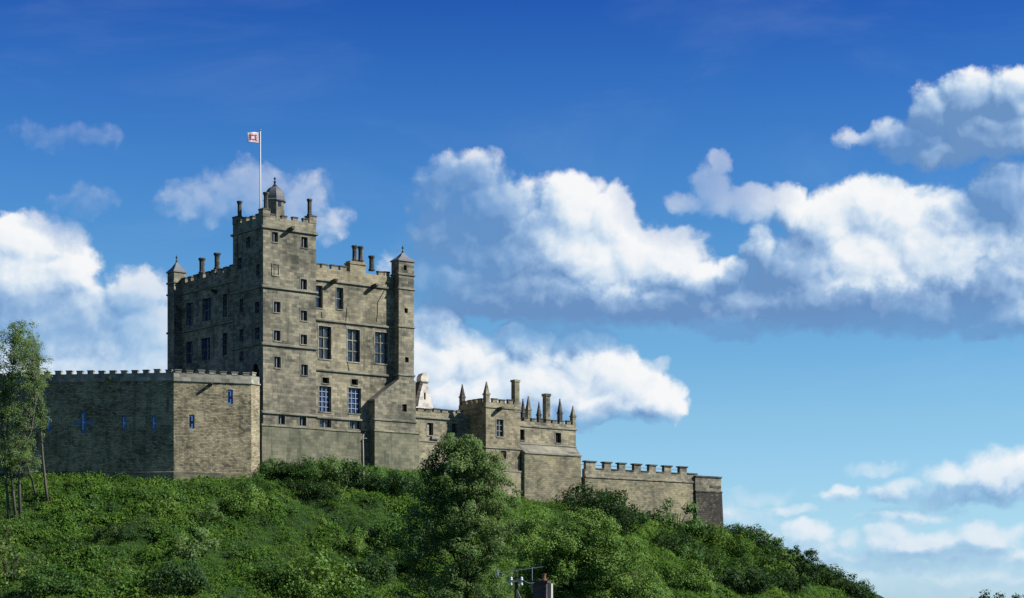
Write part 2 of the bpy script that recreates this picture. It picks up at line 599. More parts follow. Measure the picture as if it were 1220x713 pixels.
M = {}
M['ashlar'] = stone('ashlar_stone', (rgb(0.092, 0.089, 0.070), rgb(0.244, 0.221, 0.155), rgb(0.396, 0.348, 0.229)), .62, .31, stain=.7, streak=.65, contrast=1.0)
M['tower'] = stone('tower_stone', (rgb(0.077, 0.078, 0.063), rgb(0.204, 0.191, 0.142), rgb(0.332, 0.298, 0.207)), .6, .31, stain=.72, streak=.65, contrast=.98)
M['plinth'] = stone('plinth_stone', (rgb(0.075, 0.082, 0.059), rgb(0.160, 0.160, 0.109), rgb(0.257, 0.238, 0.164)), .7, .38, stain=.5, streak=.8, contrast=.8)
M['rubble'] = stone('rubble_stone', (rgb(.11, .10, .072), rgb(.30, .262, .17), rgb(.47, .405, .265)), .36, .16, .016, stain=.75, streak=.8, bump=.8, contrast=1.15, wob=.16)
M['terrace'] = stone('terrace_stone', (rgb(0.097, 0.095, 0.074), rgb(0.214, 0.195, 0.131), rgb(0.332, 0.287, 0.175)), .5, .24, .014, stain=.6, streak=.4, bump=.5, moss=.25, wob=.12)
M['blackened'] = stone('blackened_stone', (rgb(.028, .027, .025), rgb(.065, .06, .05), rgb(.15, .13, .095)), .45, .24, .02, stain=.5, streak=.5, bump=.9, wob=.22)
M['trim'] = stone('trim_stone', (rgb(0.107, 0.105, 0.087), rgb(0.214, 0.205, 0.164), rgb(0.311, 0.292, 0.218)), 1.2, .5, .006, stain=.5, streak=.2, bump=.2)
M['pale'] = stone('pale_stone', (rgb(.12, .115, .095), rgb(.27, .26, .21), rgb(.42, .40, .32)), .8, .4, .008, stain=.35, streak=.4, bump=.3)
M['limewash'] = stone('limewashed_stone', (rgb(.38, .35, .30), rgb(.62, .58, .52), rgb(.72, .69, .62)), .8, .4, .006, stain=.25, streak=.3, bump=.25)
M['buff'] = stone('buff_stone', (rgb(.115, .105, .075), rgb(.255, .224, .15), rgb(.37, .32, .21)), .55, .28, stain=.4, streak=.45)
M['sooty'] = stone('sooty_stone', (rgb(.035, .034, .032), rgb(.075, .072, .064), rgb(.14, .13, .11)), .5, .3, stain=.4, streak=.4)
M['lead'] = plain('lead_roof', (.115, .12, .13), .6, 0, .3, 2.0, .1, .3)
M['capslate'] = plain('stone_slate', (.15, .155, .165), .6, 0, .2, 3.0, .1)
M['bar'] = plain('window_bar', (.24, .25, .25), .7)
M['white_bar'] = plain('white_window_bar', (.34, .40, .46), .6)
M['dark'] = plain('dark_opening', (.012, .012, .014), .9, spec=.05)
M['bark'] = plain('bark', (.055, .05, .038), .9, 0, .45, 6.0, .4, .1)
M['pale_bark'] = plain('pale_bark', (.11, .105, .085), .9, 0, .45, 6.0, .4, .1)
M['white_paint'] = plain('white_paint', (.72, .72, .70), .45, 0, .06)
M['iron'] = plain('dark_iron', (.03, .03, .034), .55, .3)
M['alu'] = plain('aluminium', (.30, .33, .36), .45, .6, .1)
M['wood'] = plain('weathered_wood', (.34, .27, .20), .85, 0, .3, 5, .2)
M['dark_wood'] = plain('creosoted_wood', (.022, .018, .015), .85, 0, .3, 5, .2)
M['terracotta'] = plain('terracotta', (.20, .085, .05), .8, 0, .3, 4)
M['cement'] = plain('cement_render', (.42, .40, .34), .9, 0, .2, 4, .2)
M['brick'] = stone('chimney_brick', (rgb(.045, .04, .045), rgb(.085, .07, .07), rgb(.15, .10, .08)), .22, .075, .01, stain=.5, streak=.3)
M['slate'] = stone('roof_slate', (rgb(.09, .095, .11), rgb(.13, .14, .16), rgb(.19, .20, .22)), .3, .22, .01, stain=.3, streak=.2)
M['brickfill'] = stone('brick_infill', (rgb(.14, .07, .05), rgb(.21, .11, .08), rgb(.27, .15, .11)), .22, .075, .01, stain=.2, streak=.2)


def glass(name, tint, rough=.06):
    m, nt, b = mat_new(name)
    uv = nt.n('ShaderNodeTexCoord').outputs['UV']
    k = nt.n('ShaderNodeTexBrick', offset=0.0)
    nt.put(k.inputs['Vector'], uv)
    for q, v in (('Scale', 1.0), ('Mortar Size', .012), ('Brick Width', .19), ('Row Height', .26)):
        k.inputs[q].default_value = v
    k.inputs['Color1'].default_value = (tint[0] * .6, tint[1] * .6, tint[2] * .6, 1)
    k.inputs['Color2'].default_value = (tint[0] * 1.5, tint[1] * 1.5, tint[2] * 1.5, 1)
    k.inputs['Mortar'].default_value = (.02, .02, .022, 1)
    nt.put(b.inputs['Base Color'], k.outputs[0])
    b.inputs['Roughness'].default_value = rough
    b.inputs['Specular IOR Level'].default_value = .45
    bm = nt.n('ShaderNodeBump')
    bm.inputs['Strength'].default_value = .25
    bm.inputs['Distance'].default_value = .02
    nt.put(bm.inputs['Height'], nt.m('ADD', nt.noise(uv, 3.0, 2), k.outputs[0]))
    nt.t.links.new(bm.outputs[0], b.inputs['Normal'])
    return m


M['glass'] = glass('leaded_glass', (.035, .045, .06))
M['sky_glass'] = glass('sky_tinted_leaded_glass', (.03, .06, .16))  # blue of the reflected sky mixed into the pane colour
M['blue'] = plain('sky_lit_reveal_blue', (.075, .19, .46), .5, 0, .2)  # blue sky light on the arrow loop reveals, put into the colour
M['light_blue'] = plain('sky_lit_reveal_pale', (.35, .50, .72), .5, 0, .1)  # brighter sky light inside the loops, painted as a paler blue
M['leaf_bush'] = leaf_mat('bush_leaf', (rgb(.032, .078, .020), rgb(.072, .160, .038), rgb(.14, .25, .065)))
M['leaf_tree'] = leaf_mat('tree_leaf', (rgb(.072, .130, .044), rgb(.150, .245, .088), rgb(.27, .36, .17)), .5)
M['leaf_light'] = leaf_mat('light_leaf', (rgb(.056, .12, .022), rgb(.125, .23, .045), rgb(.22, .32, .085)))
M['leaf_dark'] = leaf_mat('dark_leaf', (rgb(.018, .043, .016), rgb(.038, .086, .028), rgb(.075, .14, .048)))
M['grass'] = leaf_mat('grass_blade', (rgb(.036, .080, .014), rgb(.086, .195, .028), rgb(.19, .285, .055)), .45, 1.7)


def soil():
    m, nt, b = mat_new('grassy_soil')
    geo = nt.n('ShaderNodeNewGeometry').outputs['Position']
    n = nt.noise(geo, .35, 6, .65)
    n2 = nt.noise(geo, 3.0, 4, .6)
    c = nt.mix(nt.step(n, .35, .65), rgb(.014, .032, .009), rgb(.030, .068, .016))
    c = nt.mix(nt.m('MULTIPLY', n2, .5), c, rgb(.02, .035, .012))
    nt.put(b.inputs['Base Color'], c)
    b.inputs['Roughness'].default_value = .95
    b.inputs['Specular IOR Level'].default_value = .1
    bm = nt.n('ShaderNodeBump')
    bm.inputs['Strength'].default_value = .8
    nt.put(bm.inputs['Height'], n2)
    nt.t.links.new(bm.outputs[0], b.inputs['Normal'])
    return m


M['soil'] = soil()

# ------------------------------------------------------------------ the castle's own frame: t along the lit front, b inwards, z up
F2 = np.array((2790.0, 2250.0))
F2 = F2 / np.linalg.norm(F2)
L2 = np.array((-F2[1], F2[0]))
Y0 = 200.0
C2 = np.array(((313.5 - CXP) / FPX * Y0, Y0))


def K(t, b, z):
    q = C2 + F2 * t + L2 * b
    return (q[0], q[1], z)


def T(px, b):
    """metres along the front, on the plane b"""
    s = (px - CXP) / FPX
    o = C2 + L2 * b
    return (s * o[1] - o[0]) / (F2[0] - s * F2[1])


def B(px, t):
    s = (px - CXP) / FPX
    o = C2 + F2 * t
    return (s * o[1] - o[0]) / (L2[0] - s * L2[1])


def Zd(t, b, py):
    return (HPY - py) / FPX * K(t, b, 0)[1]


def Zf(px, py, b):
    return Zd(T(px, b), b, py)


def Zs(px, py, t):
    return Zd(t, B(px, t), py)


def kbox(mb, t0, t1, b0, b1, z0, z1):
    c = [(t0, b0), (t1, b0), (t1, b1), (t0, b1)]
    mb.hexa([K(t, b, z0) for t, b in c], [K(t, b, z1) for t, b in c])


def holed(mb, P, u0, u1, z0, z1, holes, depth, flip=False):
    """a wall face P(u, d, z) (d = metres inwards) with rectangular openings and their reveals"""
    us = sorted({u0, u1, *[h[0] for h in holes], *[h[1] for h in holes]})
    zs = sorted({z0, z1, *[h[2] for h in holes], *[h[3] for h in holes]})

    def q(pts):
        mb.poly(pts if not flip else pts[::-1])
    for i in range(len(us) - 1):
        for j in range(len(zs) - 1):
            uc, zc = (us[i] + us[i + 1]) / 2, (zs[j] + zs[j + 1]) / 2
            if any(h[0] < uc < h[1] and h[2] < zc < h[3] for h in holes):
                continue
            q([P(us[i], 0, zs[j]), P(us[i + 1], 0, zs[j]), P(us[i + 1], 0, zs[j + 1]), P(us[i], 0, zs[j + 1])])
    for (a, c, e, g) in holes:
        q([P(a, 0, e), P(a, depth, e), P(a, depth, g), P(a, 0, g)][::-1])
        q([P(c, 0, e), P(c, depth, e), P(c, depth, g), P(c, 0, g)])
        q([P(a, 0, e), P(c, 0, e), P(c, depth, e), P(a, depth, e)][::-1])
        q([P(a, 0, g), P(c, 0, g), P(c, depth, g), P(a, depth, g)])
        q([P(a, depth, e), P(c, depth, e), P(c, depth, g), P(a, depth, g)])


def front(b):
    return lambda u, d, z: K(u, b + d, z)


def side(t):
    """left-hand faces: u grows inwards"""
    return lambda u, d, z: K(t + d, u, z)


def pbox(mb, P, u0, u1, d0, d1, z0, z1):
    c = [(u0, d0), (u1, d0), (u1, d1), (u0, d1)]
    mb.hexa([P(u, d, z0) for u, d in c], [P(u, d, z1) for u, d in c])


def window(th, P, h, depth, nu=1, nv=1, gmat=None, bar=None, surround=.1, bw=.07, sill=True, parent=None):
    """a window: dressed surround and bars, and its pane"""
    u0, u1, z0, z1 = h
    mb = MB()
    s, pr = surround, -.03
    if s:
        pbox(mb, P, u0 - s, u0, pr, .12, z0 - s, z1 + s)
        pbox(mb, P, u1, u1 + s, pr, .12, z0 - s, z1 + s)
        pbox(mb, P, u0, u1, pr, .12, z1, z1 + s)
        pbox(mb, P, u0, u1, pr - (.05 if sill else 0), .12, z0 - s, z0)
    w = th.part('window', mb if mb.v else _tiny(mb, P, u0, z0, depth), M['trim'] if bar is None or bar is M['bar'] else M['pale'], parent)
    g = MB()
    pbox(g, P, u0 + .004, u1 - .004, depth - .09, depth - .05, z0 + .004, z1 - .004)
    th.part('pane', g, gmat or M['glass'], w)
    if nu > 1 or nv > 1:
        k = MB()
        for i in range(1, nu):
            u = u0 + (u1 - u0) * i / nu
            pbox(k, P, u - bw / 2, u + bw / 2, depth - .22, depth - .095, z0 + .005, z1 - .005)
        for j in range(1, nv):
            z = z0 + (z1 - z0) * j / nv
            pbox(k, P, u0 + .005, u1 - .005, depth - .20, depth - .10, z - bw / 2, z + bw / 2)
        th.part('mullion', k, bar or M['bar'], w)
    return w


def _tiny(mb, P, u0, z0, depth):
    pbox(mb, P, u0 + .01, u0 + .05, depth - .2, depth - .1, z0 + .01, z0 + .05)
    return mb


def hole_f(b, x0, x1, y0, y1):
    t0, t1 = T(x0, b), T(x1, b)
    tm = (t0 + t1) / 2
    return (t0, t1, Zd(tm, b, y1), Zd(tm, b, y0))


def hole_s(t, x0, x1, y0, y1):
    b0, b1 = B(x1, t), B(x0, t)
    bm = (b0 + b1) / 2
    return (b0, b1, Zd(t, bm, y1), Zd(t, bm, y0))


def merlons(th, mat, P, u0, u1, n, w, z0, z1, thick, capz=.12, over=.05, jit=.05):
    """n merlons evenly spread from u0 to u1, each with its weathered cap stone"""
    st = (u1 - u0 - w) / max(n - 1, 1)
    for i in range(n):
        a = u0 + st * i + random.uniform(-jit, jit)
        dz = random.uniform(-jit, jit)
        mb, cap = MB(), MB()
        pbox(mb, P, a, a + w, 0, thick, z0 - .02, z1 + dz - capz)
        pbox(cap, P, a - over, a + w + over, -over, thick + over, z1 + dz - capz + .002, z1 + dz)
        o = th.part('merlon', mb, mat)
        th.part('coping', cap, M['sooty'] if th.o.name != 'forecourt_wall' else M['trim'], o)


def shaft(mb, c, r, z0, z1, sides=8):
    """chimney shaft with moulded cap and base"""
    h = z1 - z0
    mb.lathe(c, [(r * 1.22, z0), (r * 1.22, z0 + .18), (r * .92, z0 + .26), (r * .90, z1 - .38), (r * 1.05, z1 - .30), (r * 1.05, z1 - .22),
                 (r * 1.28, z1 - .16), (r * 1.28, z1)], sides, R(22.5) + .3)


def spout(th, P, u, z, length=1.0, mat=None):
    mb = MB()
    mb.hexa([P(u - .17, -length, z + .12), P(u + .17, -length, z + .12), P(u + .2, .2, z - .22), P(u - .2, .2, z - .22)],
            [P(u - .17, -length, z + .36), P(u + .17, -length, z + .36), P(u + .22, .2, z + .24), P(u - .22, .2, z + .24)])
    return th.part('waterspout', mb, mat or M['sooty'])


def course(mb, P, u0, u1, z, h=.24, out=.2, endL=0.0, endR=0.0):
    """string course along a wall, with a sloped top"""
    a, c = u0 - endL, u1 + endR
    mb.hexa([P(a, -out, z - h / 2), P(c, -out, z - h / 2), P(c, .1, z - h / 2 - .08), P(a, .1, z - h / 2 - .08)],
            [P(a, -out, z + h * .2), P(c, -out, z + h * .2), P(c, .1, z + h * .7), P(a, .1, z + h * .7)])


# ================================================================== GROUND
BASTION = {}
rd = np.array((.94, .342)); rd /= np.linalg.norm(rd)
ld = np.array((-.9914, .131)); ld /= np.linalg.norm(ld)
nd_ = np.array((.50, .866))


def hit(px, o, d):
    """where the wall line o + k d crosses the sight line of column px"""
    s = (px - CXP) / FPX
    k = (s * o[1] - o[0]) / (d[0] - s * d[1])
    return o + d * k


pe = np.array(((309.4 - CXP) / FPX * 199.0, 199.0))      # where the forecourt wall meets the tower
pd_ = hit(299.5, pe, -nd_)
pc_ = hit(207, pd_, -rd)
pb_ = hit(50, pc_, ld)
pa_ = pb_ + np.array((-.93, .37)) * 14
pz_ = pa_ + np.array((-.7, .71)) * 16

BASE = [  # foot of the walls, left to right: x, y, z
    (pz_[0] - 30, pz_[1] + 45, 11.0), (pz_[0], pz_[1], 12.8), (pa_[0], pa_[1], 13.0), (pb_[0], pb_[1], 12.95), (pc_[0], pc_[1], 12.15), (pd_[0], pd_[1], 12.6),
    (*K(0.5, -.4, 0)[:2], 13.3), (*K(7, -.4, 0)[:2], 14.6), (*K(13, -.4, 0)[:2], 14.6), (*K(22, -.4, 0)[:2], 14.2),
    (*K(33, -.5, 0)[:2], 11.6), (*K(40, -.5, 0)[:2], 11.4), (*K(50, -.6, 0)[:2], 10.6), (*K(60, -.6, 0)[:2], 9.2), (*K(70, -.6, 0)[:2], 7.7), (*K(78, -.6, 0)[:2], 6.6),
    (*K(88, 0, 0)[:2], 4.0), (*K(100, 0, 0)[:2], .2), (*K(112, -2, 0)[:2], -4), (*K(135, -6, 0)[:2], -8.5), (*K(190, -8, 0)[:2], -9)]
BASE = np.array(BASE)


def vnoise(x, y, seed):
    r = np.random.default_rng(seed).random((256, 256))
    xi, yi = np.floor(x).astype(int), np.floor(y).astype(int)
    fx, fy = x - xi, y - yi
    fx, fy = fx * fx * (3 - 2 * fx), fy * fy * (3 - 2 * fy)
    g = lambda a, b: r[a % 256, b % 256]
    return (g(xi, yi) * (1 - fx) + g(xi + 1, yi) * fx) * (1 - fy) + (g(xi, yi + 1) * (1 - fx) + g(xi + 1, yi + 1) * fx) * fy


def fbm(x, y, seed, oct=4):
    s, a, tot = 0, 1, 0
    for i in range(oct):
        s = s + a * vnoise(x * 2 ** i + 17.3 * i, y * 2 ** i + 5.1 * i, seed + i)
        tot += a
        a *= .55
    return s / tot


def smooth(a, lo, hi):
    t = np.clip((a - lo) / (hi - lo), 0, 1)
    return t * t * (3 - 2 * t)


def foot(x, y):
    """distance in front of the wall foot (negative behind it) and foot height"""
    x, y = np.asarray(x, float), np.asarray(y, float)
    best = np.full(x.shape, 1e18)
    zb = np.zeros(x.shape)
    sg = np.ones(x.shape)
    for i in range(len(BASE) - 1):
        a, c = BASE[i], BASE[i + 1]
        dx, dy = c[0] - a[0], c[1] - a[1]
        L = dx * dx + dy * dy
        k = np.clip(((x - a[0]) * dx + (y - a[1]) * dy) / L, 0, 1)
        qx, qy = x - (a[0] + k * dx), y - (a[1] + k * dy)
        d = qx * qx + qy * qy
        m = d < best
        best = np.where(m, d, best)
        zb = np.where(m, a[2] + k * (c[2] - a[2]), zb)
        sg = np.where(m, np.sign(dx * qy - dy * qx), sg)
    return -sg * np.sqrt(best), zb


def ground(x, y):
    x, y = np.asarray(x, float), np.asarray(y, float)
    d, zb = foot(x, y)
    dn = d + (fbm(x * .06, y * .06, 3) - .5) * 7 * smooth(d, 2, 12)
    slope = .50
    zf = zb - slope * np.maximum(dn, 0) + .12 * np.minimum(np.maximum(dn, 0), 2.5)
    behind = np.maximum(-d, 0)
    zf = zf - .45 * np.maximum(behind - 45, 0)
    zf = zf + (fbm(x * .19, y * .19, 9) - .5) * 1.7 * smooth(d, 1, 6)
    zf = zf + (fbm(x * .55, y * .55, 21) - .5) * 1.5 * smooth(d, .5, 4)
    valley = -8.5 + 6.7 * (1 - smooth(y, 5, 60)) + (fbm(x * .02, y * .02, 31) - .5) * 1.5
    k = 1.8
    return np.maximum(zf, valley) + k * np.log1p(np.exp(-np.abs(zf - valley) / k)) - k * .1


def build_ground():
    xs = np.concatenate([[-6000, -2500, -1200, -600, -350, -220, -150, -115], np.arange(-100, 120.1, .9), [135, 160, 220, 350, 600, 1200, 2500, 6000]])
    ys = np.concatenate([[-3000, -1000, -300, -100, -30], np.arange(-10, 120, 4), np.arange(120, 262, .9), np.arange(264, 330, 6), [350, 420, 600, 1000, 2000, 4000, 9000]])
    X, Y = np.meshgrid(xs, ys)
    Z = ground(X, Y)
    far = smooth(np.hypot(X, Y), 350, 900)
    Z = Z * (1 - far) + (-14) * far
    nx, ny = len(xs), len(ys)
    v = np.stack([X.ravel(), Y.ravel(), Z.ravel()], 1)
    idx = np.arange(nx * ny).reshape(ny, nx)
    f = np.stack([idx[:-1, :-1].ravel(), idx[:-1, 1:].ravel(), idx[1:, 1:].ravel(), idx[1:, :-1].ravel()], 1)
    me = bpy.data.meshes.new('hill')
    me.from_pydata(v.tolist(), [], f.tolist())
    me.polygons.foreach_set("use_smooth", [True] * len(me.polygons))
    me.materials.append(M['soil'])
    o = bpy.data.objects.new('hill', me)
    COL.objects.link(o)
    o['kind'] = 'structure'
    o['label'] = 'steep green castle hill running down to the valley'
    return o


build_ground()

# ================================================================== KEEP
BM, BT = 1.0, 0.0            # planes of the main front and of the tower and turret fronts
TM = 1.0                     # plane of the main left-hand face
tw = T(376.5, BT)            # tower width
tb = B(277.5, 0)             # tower depth
t_end = T(493.2, BT)         # right-hand end of the turret
b_end = B(199.5, 0)          # far end of the left-hand face
keep = Thing('castle_keep', 'tall square stone castle keep with a higher stair tower topped by a lead dome', 'castle keep', K(8, 8, 12.5))
Z_FOOT = 9.0
zt_top = Zd(0, 0, 270.0)     # tower parapet string
z_par_t = Zd(0, 0, 257.5)
zm_top = Zd(T(380, BM), BM, 333.0)
z_par_m = Zd(T(380, BM), BM, 319.5)

# main block
fh = [hole_f(BM, *r) for r in ((375.5, 384.3, 340.5, 367), (400.6, 409, 343, 368.6), (379.6, 394.6, 389, 428), (413.9, 428.7, 392.8, 431.4), (446.6, 462.5, 396.2, 433.5),
                               (384, 392, 450, 457), (418.6, 426.2, 452, 459), (380, 394.6, 460.5, 491), (414.8, 430, 462.5, 493), (380.8, 394.6, 500, 509.5), (416.2, 430, 502, 511.5))]
sh = [hole_s(TM, *r) for r in ((222, 229.7, 361, 388), (241.3, 251.4, 355.8, 383), (265.5, 271.2, 350.5, 378.3), (222, 229.3, 407.7, 433.6), (240.3, 250.8, 403, 429.4), (265.5, 271.2, 397, 424))]
mb = MB()
holed(mb, front(BM), TM, t_end - .3, Z_FOOT, z_par_m - .02, fh, .45)
holed(mb, side(TM), BM, b_end - .3, Z_FOOT, z_par_m - .02, sh, .45, flip=True)
te, be = t_end - .3, b_end - .3
mb.poly([K(te, BM, Z_FOOT), K(te, be, Z_FOOT), K(te, be, z_par_m), K(te, BM, z_par_m)])
mb.poly([K(te, be, Z_FOOT), K(TM, be, Z_FOOT), K(TM, be, z_par_m), K(te, be, z_par_m)])
mb.poly([K(TM + .02, BM + .02, z_par_m - .9), K(te, BM + .02, z_par_m - .9), K(te, be, z_par_m - .9), K(TM + .02, be, z_par_m - .9)])
keep.part('main_wall', mb, M['ashlar'])

P = front(BM)
for i, h in enumerate(fh):
    if i < 2:
        window(keep, P, h, .45, 1, 2, None, M['bar'], .1)
    elif i < 5:
        window(keep, P, h, .45, 2, 3, None, M['trim'], .12, .12)
    elif i < 7:
        window(keep, P, h, .45, 1, 1, M['dark'], None, .1)
    elif i < 9:
        window(keep, P, h, .45, 3, 5, M['sky_glass'], M['white_bar'], .1, .05)
    else:
        window(keep, P, h, .45, 2, 1, None, M['bar'], .1, .09)
P = side(TM)
for h in sh:
    window(keep, P, h, .45, 2, 2, M['sky_glass'], M['trim'], .1, .1)

# stair tower
tf = [hole_f(BT, *r) for r in ((324, 331, 276.7, 288.5), (358.7, 366.4, 282.6, 295.4), (358, 365.5, 332.8, 345.3), (326, 334, 359.8, 372.4), (358.4, 366, 370.4, 382.4),
                               (326, 334, 394, 406.2), (358.2, 365.8, 399, 410.5), (326.6, 334.4, 425.3, 438.4), (358.6, 366.6, 434.6, 447.3), (331.4, 339.4, 495, 505.5), (356.5, 364.8, 497, 507.5))]
blind = hole_f(BT, 324.8, 331.8, 315.5, 328)
ts = [hole_s(0, *r) for r in ((293.4, 298.5, 282.6, 296), (282.8, 288, 307.5, 321), (305.4, 309.6, 315, 329), (285.5, 290, 356.5, 372.5), (304, 309.6, 360, 373.5),
                              (285.5, 290, 392.6, 407), (304, 309.6, 390.5, 404.5), (285.5, 290, 419, 430.5))]
arch = hole_s(0, 300.5, 308.6, 433, 450)
mb = MB()
holed(mb, front(0), 0, tw, Z_FOOT, z_par_t - .02, tf, .4)
holed(mb, side(0), 0, tb, Z_FOOT, z_par_t - .02, ts + [arch], .4, flip=True)
mb.poly([K(tw, 0, Z_FOOT), K(tw, tb, Z_FOOT), K(tw, tb, z_par_t), K(tw, 0, z_par_t)])
mb.poly([K(tw, tb, Z_FOOT), K(0, tb, Z_FOOT), K(0, tb, z_par_t), K(tw, tb, z_par_t)])
mb.poly([K(.02, .02, z_par_t - .8), K(tw - .02, .02, z_par_t - .8), K(tw - .02, tb - .02, z_par_t - .8), K(.02, tb - .02, z_par_t - .8)])
keep.part('stair_tower', mb, M['tower'])
for h in tf:
    window(keep, front(0), h, .4, 2, 1, None, M['bar'], .11, .06)
for h in ts:
    window(keep, side(0), h, .4, 1, 2, M['sky_glass'], M['bar'], .1, .06)
mb = MB()
u0, u1, z0, z1 = blind
s = .12
pbox(mb, front(0), u0 - s, u0, -.07, .1, z0 - s, z1 + s)
pbox(mb, front(0), u1, u1 + s, -.07, .1, z0 - s, z1 + s)
pbox(mb, front(0), u0, u1, -.07, .1, z1, z1 + s)
pbox(mb, front(0), u0, u1, -.10, .1, z0 - s, z0)
keep.part('blind_window', mb, M['trim'])
# arched doorway on the left face of the tower
mb = MB()
u0, u1, z0, z1 = arch
pbox(mb, side(0), u0 + .01, u1 - .01, .2, .3, z0, z1 - .01)
dr = keep.part('door', mb, M['dark'])
mb = MB()
um, rr = (u0 + u1) / 2, (u1 - u0) / 2
for k in range(9):
    a0, a1 = math.pi * k / 9, math.pi * (k + 1) / 9
    pts = []
    for (r_, a_) in ((rr * .95, a0), (rr * 1.45, a0), (rr * 1.45, a1), (rr * .95, a1)):
        pts.append((um + r_ * math.cos(a_), z1 - rr * 1.0 + r_ * math.sin(a_)))
    mb.hexa([side(0)(u, -.06, z) for u, z in pts], [side(0)(u, .12, z) for u, z in pts])
keep.part('arch', mb, M['trim'], dr)

# string courses
zs_t = [Zd(0, 0, y) for y in (341.0, 409.5, 491.0)]
zs_m = [Zf(380, y, BM) for y in (380.8, 440.3)]
z491 = zs_t[2]
z508 = Zd(0, 0, 507.8)
for z in [zt_top] + zs_t:
    mb = MB()
    course(mb, front(0), 0, tw, z, endL=.2, endR=.2)
    keep.part('string_course', mb, M['trim'])
    mb = MB()
    course(mb, side(0), .02, tb, z, endL=0, endR=.2)
    keep.part('string_course', mb, M['trim'])
for z in [zm_top] + zs_m + [z491]:
    mb = MB()
    course(mb, front(BM), tw, T(475, 0), z)
    keep.part('string_course', mb, M['trim'])
    if z > 22:
        mb = MB()
        course(mb, side(TM), tb, b_end - 1.4, z)
        keep.part('string_course', mb, M['trim'])

# battlements
for P_, w_, n_ in ((front(0), tw, 4), (side(0), tb, 4), (front(tb - .35), tw, 4), (side(tw - .35), tb, 4)):
    merlons(keep, M['tower'], P_, .95, w_ - .95, n_, .62, z_par_t, z_par_t + .42, .35, .14)
for (a, c) in ((-.04, -.04), (tw - .86, -.04), (-.04, tb - .86)):
    mb, cap = MB(), MB()
    kbox(mb, a, a + .9, c, c + .9, z_par_t - .02, z_par_t + .72)
    kbox(cap, a - .05, a + .95, c - .05, c + .95, z_par_t + .722, z_par_t + .84)
    o_ = keep.part('corner_block', mb, M['tower'])
    keep.part('coping', cap, M['sooty'], o_)
merlons(keep, M['buff'], front(BM), tw + .25, T(413, BM), 4, .8, z_par_m, z_par_m + .58, .4, .16)
merlons(keep, M['buff'], front(BM), T(451, BM), T(464, BM), 2, .7, z_par_m, z_par_m + .58, .4, .16)
mb = MB()
kbox(mb, tw + .02, T(468, BM), BM - .05, BM + .3, zm_top + .1, z_par_m + .04)
keep.part('parapet', mb, M['buff'])
merlons(keep, M['tower'], side(TM), tb + .3, b_end - 1.6, 10, .75, z_par_m, z_par_m + .58, .4, .16)


# corner turrets
def turret(t0, t1, b0, b1, z_eave, z_peak, strings, holes_f, back=False):
    mb = MB()
    P = front(b0)
    hs = [hole_f(b0, *r) for r in holes_f]
    holed(mb, P, t0, t1, Z_FOOT, z_eave, hs, .3)
    mb.poly([K(t0, b0, Z_FOOT), K(t0, b1, Z_FOOT), K(t0, b1, z_eave), K(t0, b0, z_eave)][::-1])
    mb.poly([K(t1, b0, Z_FOOT), K(t1, b1, Z_FOOT), K(t1, b1, z_eave), K(t1, b0, z_eave)])
    mb.poly([K(t1, b1, Z_FOOT), K(t0, b1, Z_FOOT), K(t0, b1, z_eave), K(t1, b1, z_eave)])
    tu = keep.part('corner_turret', mb, M['tower'])
    for h in hs:
        g = MB()
        pbox(g, P, h[0], h[1], .2, .25, h[2], h[3])
        s = .08
        keep.part('loophole', g, M['dark'], tu)
    mb = MB()
    o = .12
    tm, bm_ = (t0 + t1) / 2, (b0 + b1) / 2
    kbox(mb, t0 - o, t1 + o, b0 - o, b1 + o, z_eave, z_eave + .14)
    cs = [(t0 - o + .02, b0 - o + .02), (t1 + o - .02, b0 - o + .02), (t1 + o - .02, b1 + o - .02), (t0 - o + .02, b1 + o - .02)]
    for i in range(4):
        a, c = cs[i], cs[(i + 1) % 4]
        mid = lambda q, w: (q[0] + (tm - q[0]) * w, q[1] + (bm_ - q[1]) * w)
        zz = z_eave + .14
        mb.poly([K(*a, zz), K(*c, zz), K(*mid(c, .5), zz + (z_peak - zz) * .40), K(*mid(a, .5), zz + (z_peak - zz) * .40)])
        mb.poly([K(*mid(a, .5), zz + (z_peak - zz) * .40), K(*mid(c, .5), zz + (z_peak - zz) * .40), K(tm, bm_, z_peak)])
    keep.part('cap_roof', mb, M['capslate'], tu)
    mb = MB()
    c = K(tm, bm_, 0)
    mb.lathe(c, [(.10, z_peak - .12), (.13, z_peak + .05), (.05, z_peak + .14), (.045, z_peak + .3), (.12, z_peak + .42), (.12, z_peak + .5), (.03, z_peak + .6), (.02, z_peak + .72)], 8)
    keep.part('finial', mb, M['sooty'], tu)
    mb = MB()
    for z in strings:
        course(mb, front(b0), t0, t1, z, .2, .12, .12, .12)
        course(mb, side(t0), b0 + .03, b1, z, .2, .12, 0, .1)
        mb.hexa([K(t1 - .1, b0 + .03, z - .14), K(t1 + .12, b0 + .03, z - .1), K(t1 + .12, b1, z - .1), K(t1 - .1, b1, z - .14)],
                [K(t1 - .1, b0 + .03, z + .15), K(t1 + .12, b0 + .03, z + .05), K(t1 + .12, b1, z + .05), K(t1 - .1, b1, z + .15)])
    keep.part('string_course', mb, M['trim'], tu)
    return tu


t0 = T(475.2, 0)
turret(t0, t_end, 0, 1.45, Zd(t0, 0, 310.5), Zd(t0, 0, 298), [Zd(t0, 0, 326), Zd(t0, 0, 343), Zf(380, 380.8, BM) + .1, Zf(380, 440.3, BM) + .1],
       ((481, 484.7, 316.3, 322.2), (482, 485.8, 367.4, 373.2), (482.5, 487, 425.8, 432), (479.4, 484.7, 481.8, 490.6)))
zc = Zs(199.5, 326, 0)
turret(-.0, 1.5, b_end - 1.55, b_end, zc, Zs(199.5, 312, 0), [zc - 1.15, zm_top, zs_m[0]], ())

